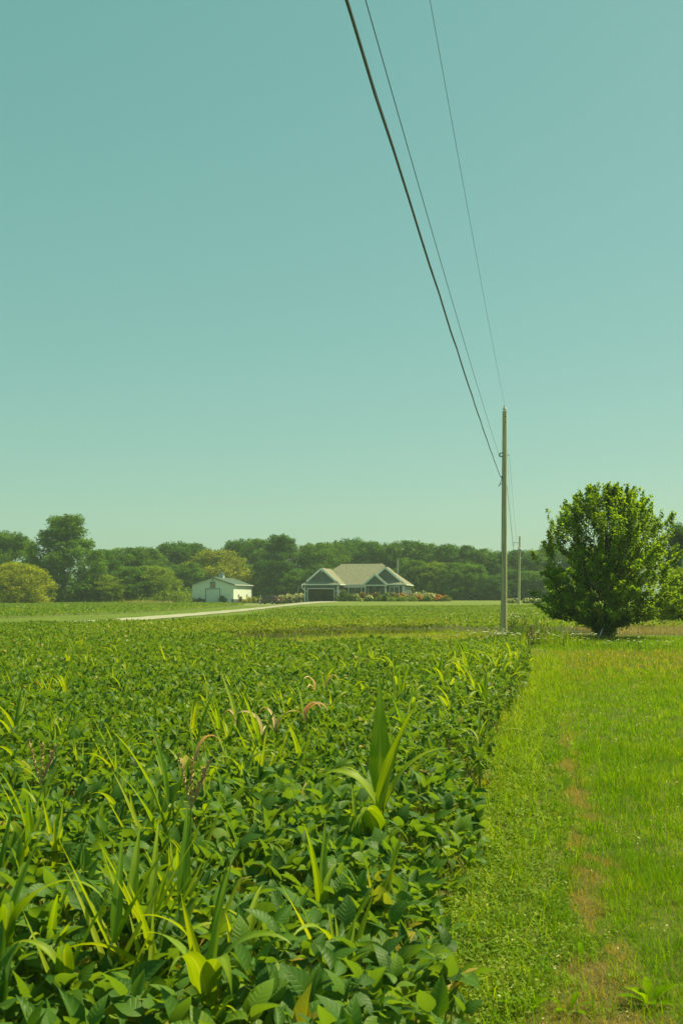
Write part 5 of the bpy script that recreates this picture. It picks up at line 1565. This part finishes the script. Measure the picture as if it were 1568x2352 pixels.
# Queen Anne's lace style white umbels
def umbel_mesh(seed):
    r = random.Random(seed); m = MB()
    for k in range(14):
        a = k * 2.399; rr = .055 * math.sqrt(k / 14)
        m.lathe([(.004, -.006), (.014, 0), (.010, .007)], (rr * math.cos(a), rr * math.sin(a), -.18 * rr), 6)
    return m.mesh('umbel', M['petal_w'], False)
M['petal_w'] = pmat('white_umbel', (.66, .66, .46), None, 30, .8)
UMB = [umbel_mesh(1), umbel_mesh(2)]
def umb_stem():
    m = MB()
    m.tube([(0, 0, -.02), (.02, .01, .5), (0, 0, .985)], [.006, .004, .003], 5)
    for k in range(5):
        a = k * 1.3; m.tube([(0, 0, .93), (.03 * math.cos(a), .03 * math.sin(a), .985)], .0015, 4)
    for k in range(4):
        a = k * 2.2; z = .12 + .15 * k
        m.slab([(0, 0, z), (.10 * math.cos(a - .25), .10 * math.sin(a - .25), z + .06), (.18 * math.cos(a), .18 * math.sin(a), z + .07), (.10 * math.cos(a + .25), .10 * math.sin(a + .25), z + .06)], (0, 0, .003))
    return m.mesh('stem', M['shrub'])
USTEM = umb_stem()
def wildflower(x, y, h, label, group, sc=1.0):
    t = thing('white_wildflower', label, 'wildflower', (x, y, gf(x, y)), U(0, 6.28), group)
    s = part('stem', USTEM, t); s.scale = (1, 1, h)
    u = part('flower_head', random.choice(UMB), t); u.location = (0, 0, h); u.scale = (sc,) * 3; u.rotation_euler = (U(-.25, .25), U(-.25, .25), 0)
for k in range(170):
    d = random.choice((0, 0, 0, 1, 2))
    if d == 0: x, y, h = random.gauss(P1.x - .6, 1.3), U(41.2, 45.5), U(.3, .55)
    elif d == 1: x, y, h = random.gauss(P1.x + .9, .45), U(54.5, 58), U(.7, 1.05)
    else: x, y, h = random.gauss(P1.x - 1.7, .6), U(44, 48), U(.35, .55)
    g_ = ('white wildflowers in front of the near pole', 'white wildflowers behind the near pole', 'white wildflowers left of the near pole')[d]
    wildflower(x, y, h, ('white flat-topped wildflower in the weeds in front of the near pole', 'tall white wildflower just behind the foot of the near pole', 'white wildflower among tan weeds left of the near pole')[d], g_, U(.7, 1.1))
for k in range(40):
    x, y = U(9.0, 13.2), U(39.5, 43)
    wildflower(x, y, U(.2, .36), 'short white wildflower in the grass in front of the lone tree', 'white wildflowers in front of the lone tree', U(.6, .95))
def dock_mesh(seed):
    r = random.Random(seed); m = MB()
    m.tube([(0, 0, -.02), (.01, 0, .5), (.0, .01, 1.0)], [.008, .006, .003], 5)
    for k in range(90):
        z = .45 + .55 * r.random(); a = r.uniform(0, 6.28); q = .035 * (1.15 - z) * 2 + .012
        m.lathe([(.004, -.012), (.014, 0), (.004, .014)], (q * math.cos(a), q * math.sin(a), z), 5)
    return m.mesh('seed_stalk', M['dock'])
M['dock'] = pmat('brown_seed_stalk', (.10, .055, .03), (.16, .09, .045), 30, .9)
DOCK = [dock_mesh(1), dock_mesh(2)]
for k, (xd, hh, Y) in enumerate(((1218, .82, 42), (1222, .7, 42.6), (1211, .6, 43), (1300, .42, 46), (1308, .38, 46.5), (1292, .35, 46), (1236, .55, 43.4), (1250, .55, 44))):
    x = at(xd, 1470, Y).x
    near = k in (0, 1, 2, 6, 7)
    t = thing('dock_weed', ('brown dock stalk standing right of the near pole' if near else 'short brown dock stalk beside the lone tree'), 'weed', (x, Y, gf(x, Y)), U(0, 6), 'brown docks by the near pole' if near else 'brown docks by the lone tree')
    s = part('seed_stalk', DOCK[k % 2], t); s.scale = (1.4, 1.4, hh)
    m = MB()
    for q in range(4):
        a = q * 1.7; m.slab([(0, 0, .05), (.14 * math.cos(a - .2), .14 * math.sin(a - .2), .16), (.26 * math.cos(a), .26 * math.sin(a), .12), (.14 * math.cos(a + .2), .14 * math.sin(a + .2), .16)], (0, 0, .004))
    m.build('leaves', M['shrub'], t)
# cream shrubs in the far field near the far pole
for k, xd in enumerate((1168, 1180, 1207, 1222, 1236)):
    shrub('hydrangea', ('cream blossom bush left of the far pole', 'cream blossom bush touching the far pole foot', 'cream blossom bush just right of the far pole', 'cream blossom bush second right of the far pole', 'cream blossom bush third right of the far pole')[k],
          (at(xd, 1388, 176 - k).x, 176 - k), .7 + .1 * (k % 2), .6, 'shrub', 'petal_white', 60, 'shrub', 'cream bushes by the far pole', seed=80 + k, leaf=.14, fsize=.2)

# broad weeds at the bottom of the verge
def broad_weed(x, y, n, L, label, rz=0):
    t = thing('broad_leaf_weed', label, 'weed', (x, y, gf(x, y)), rz)
    for k in range(n):
        a = rz + k * 6.28 / n + U(-.4, .4)
        lv = Leaves()
        lv.add(leaf_template([(0, .03), (.25, .10), (.5, .17), (.75, .16), (.92, .09), (1, .01)], .25, .7, 2), np.array([[.02 * math.cos(a), .02 * math.sin(a), .01]]), basis(np.array([a]), np.array([U(.5, 1.1)]), np.array([U(-.3, .3)])), np.array([L * U(.75, 1.2)]), np.array([U(.3, .55)]))
        part('leaf', lv.mesh('leaf', M['grass'], True), t)
for xd, yd, n, L, lab in ((1205, 2335, 6, .11, 'broad-leaved weed at the bottom edge of the verge nearest the crop'), (1305, 2340, 5, .11, 'broad-leaved weed at the bottom edge beside the dead grass'),
                          (1250, 2240, 5, .08, 'small broad-leaved weed left of the bottom dead grass patch'), (1330, 2210, 4, .10, 'strap-leaved weed above the bottom dead grass patch'), (1490, 2310, 9, .15, 'coarse grass tussock at the lower right corner')):
    p = gnd(xd, yd); broad_weed(p.x, p.y, n, L, lab)

# ------------------------------------------------------------------ haze
hz = MB(); hz.box(-420, 420, -60, 420, -1.0, 34)
m_, nt_, out_ = new_mat('haze_air')
pv = nt_.nodes.new('ShaderNodeVolumePrincipled')
pv.inputs['Color'].default_value = (.74, .95, .86, 1)
pv.inputs['Density'].default_value = .00036
pv.inputs['Anisotropy'].default_value = .2
nt_.links.new(pv.outputs[0], out_.inputs['Volume'])
HZ = hz.build('haze', m_)
HZ['kind'] = 'stuff'
HZ.display_type = 'WIRE'
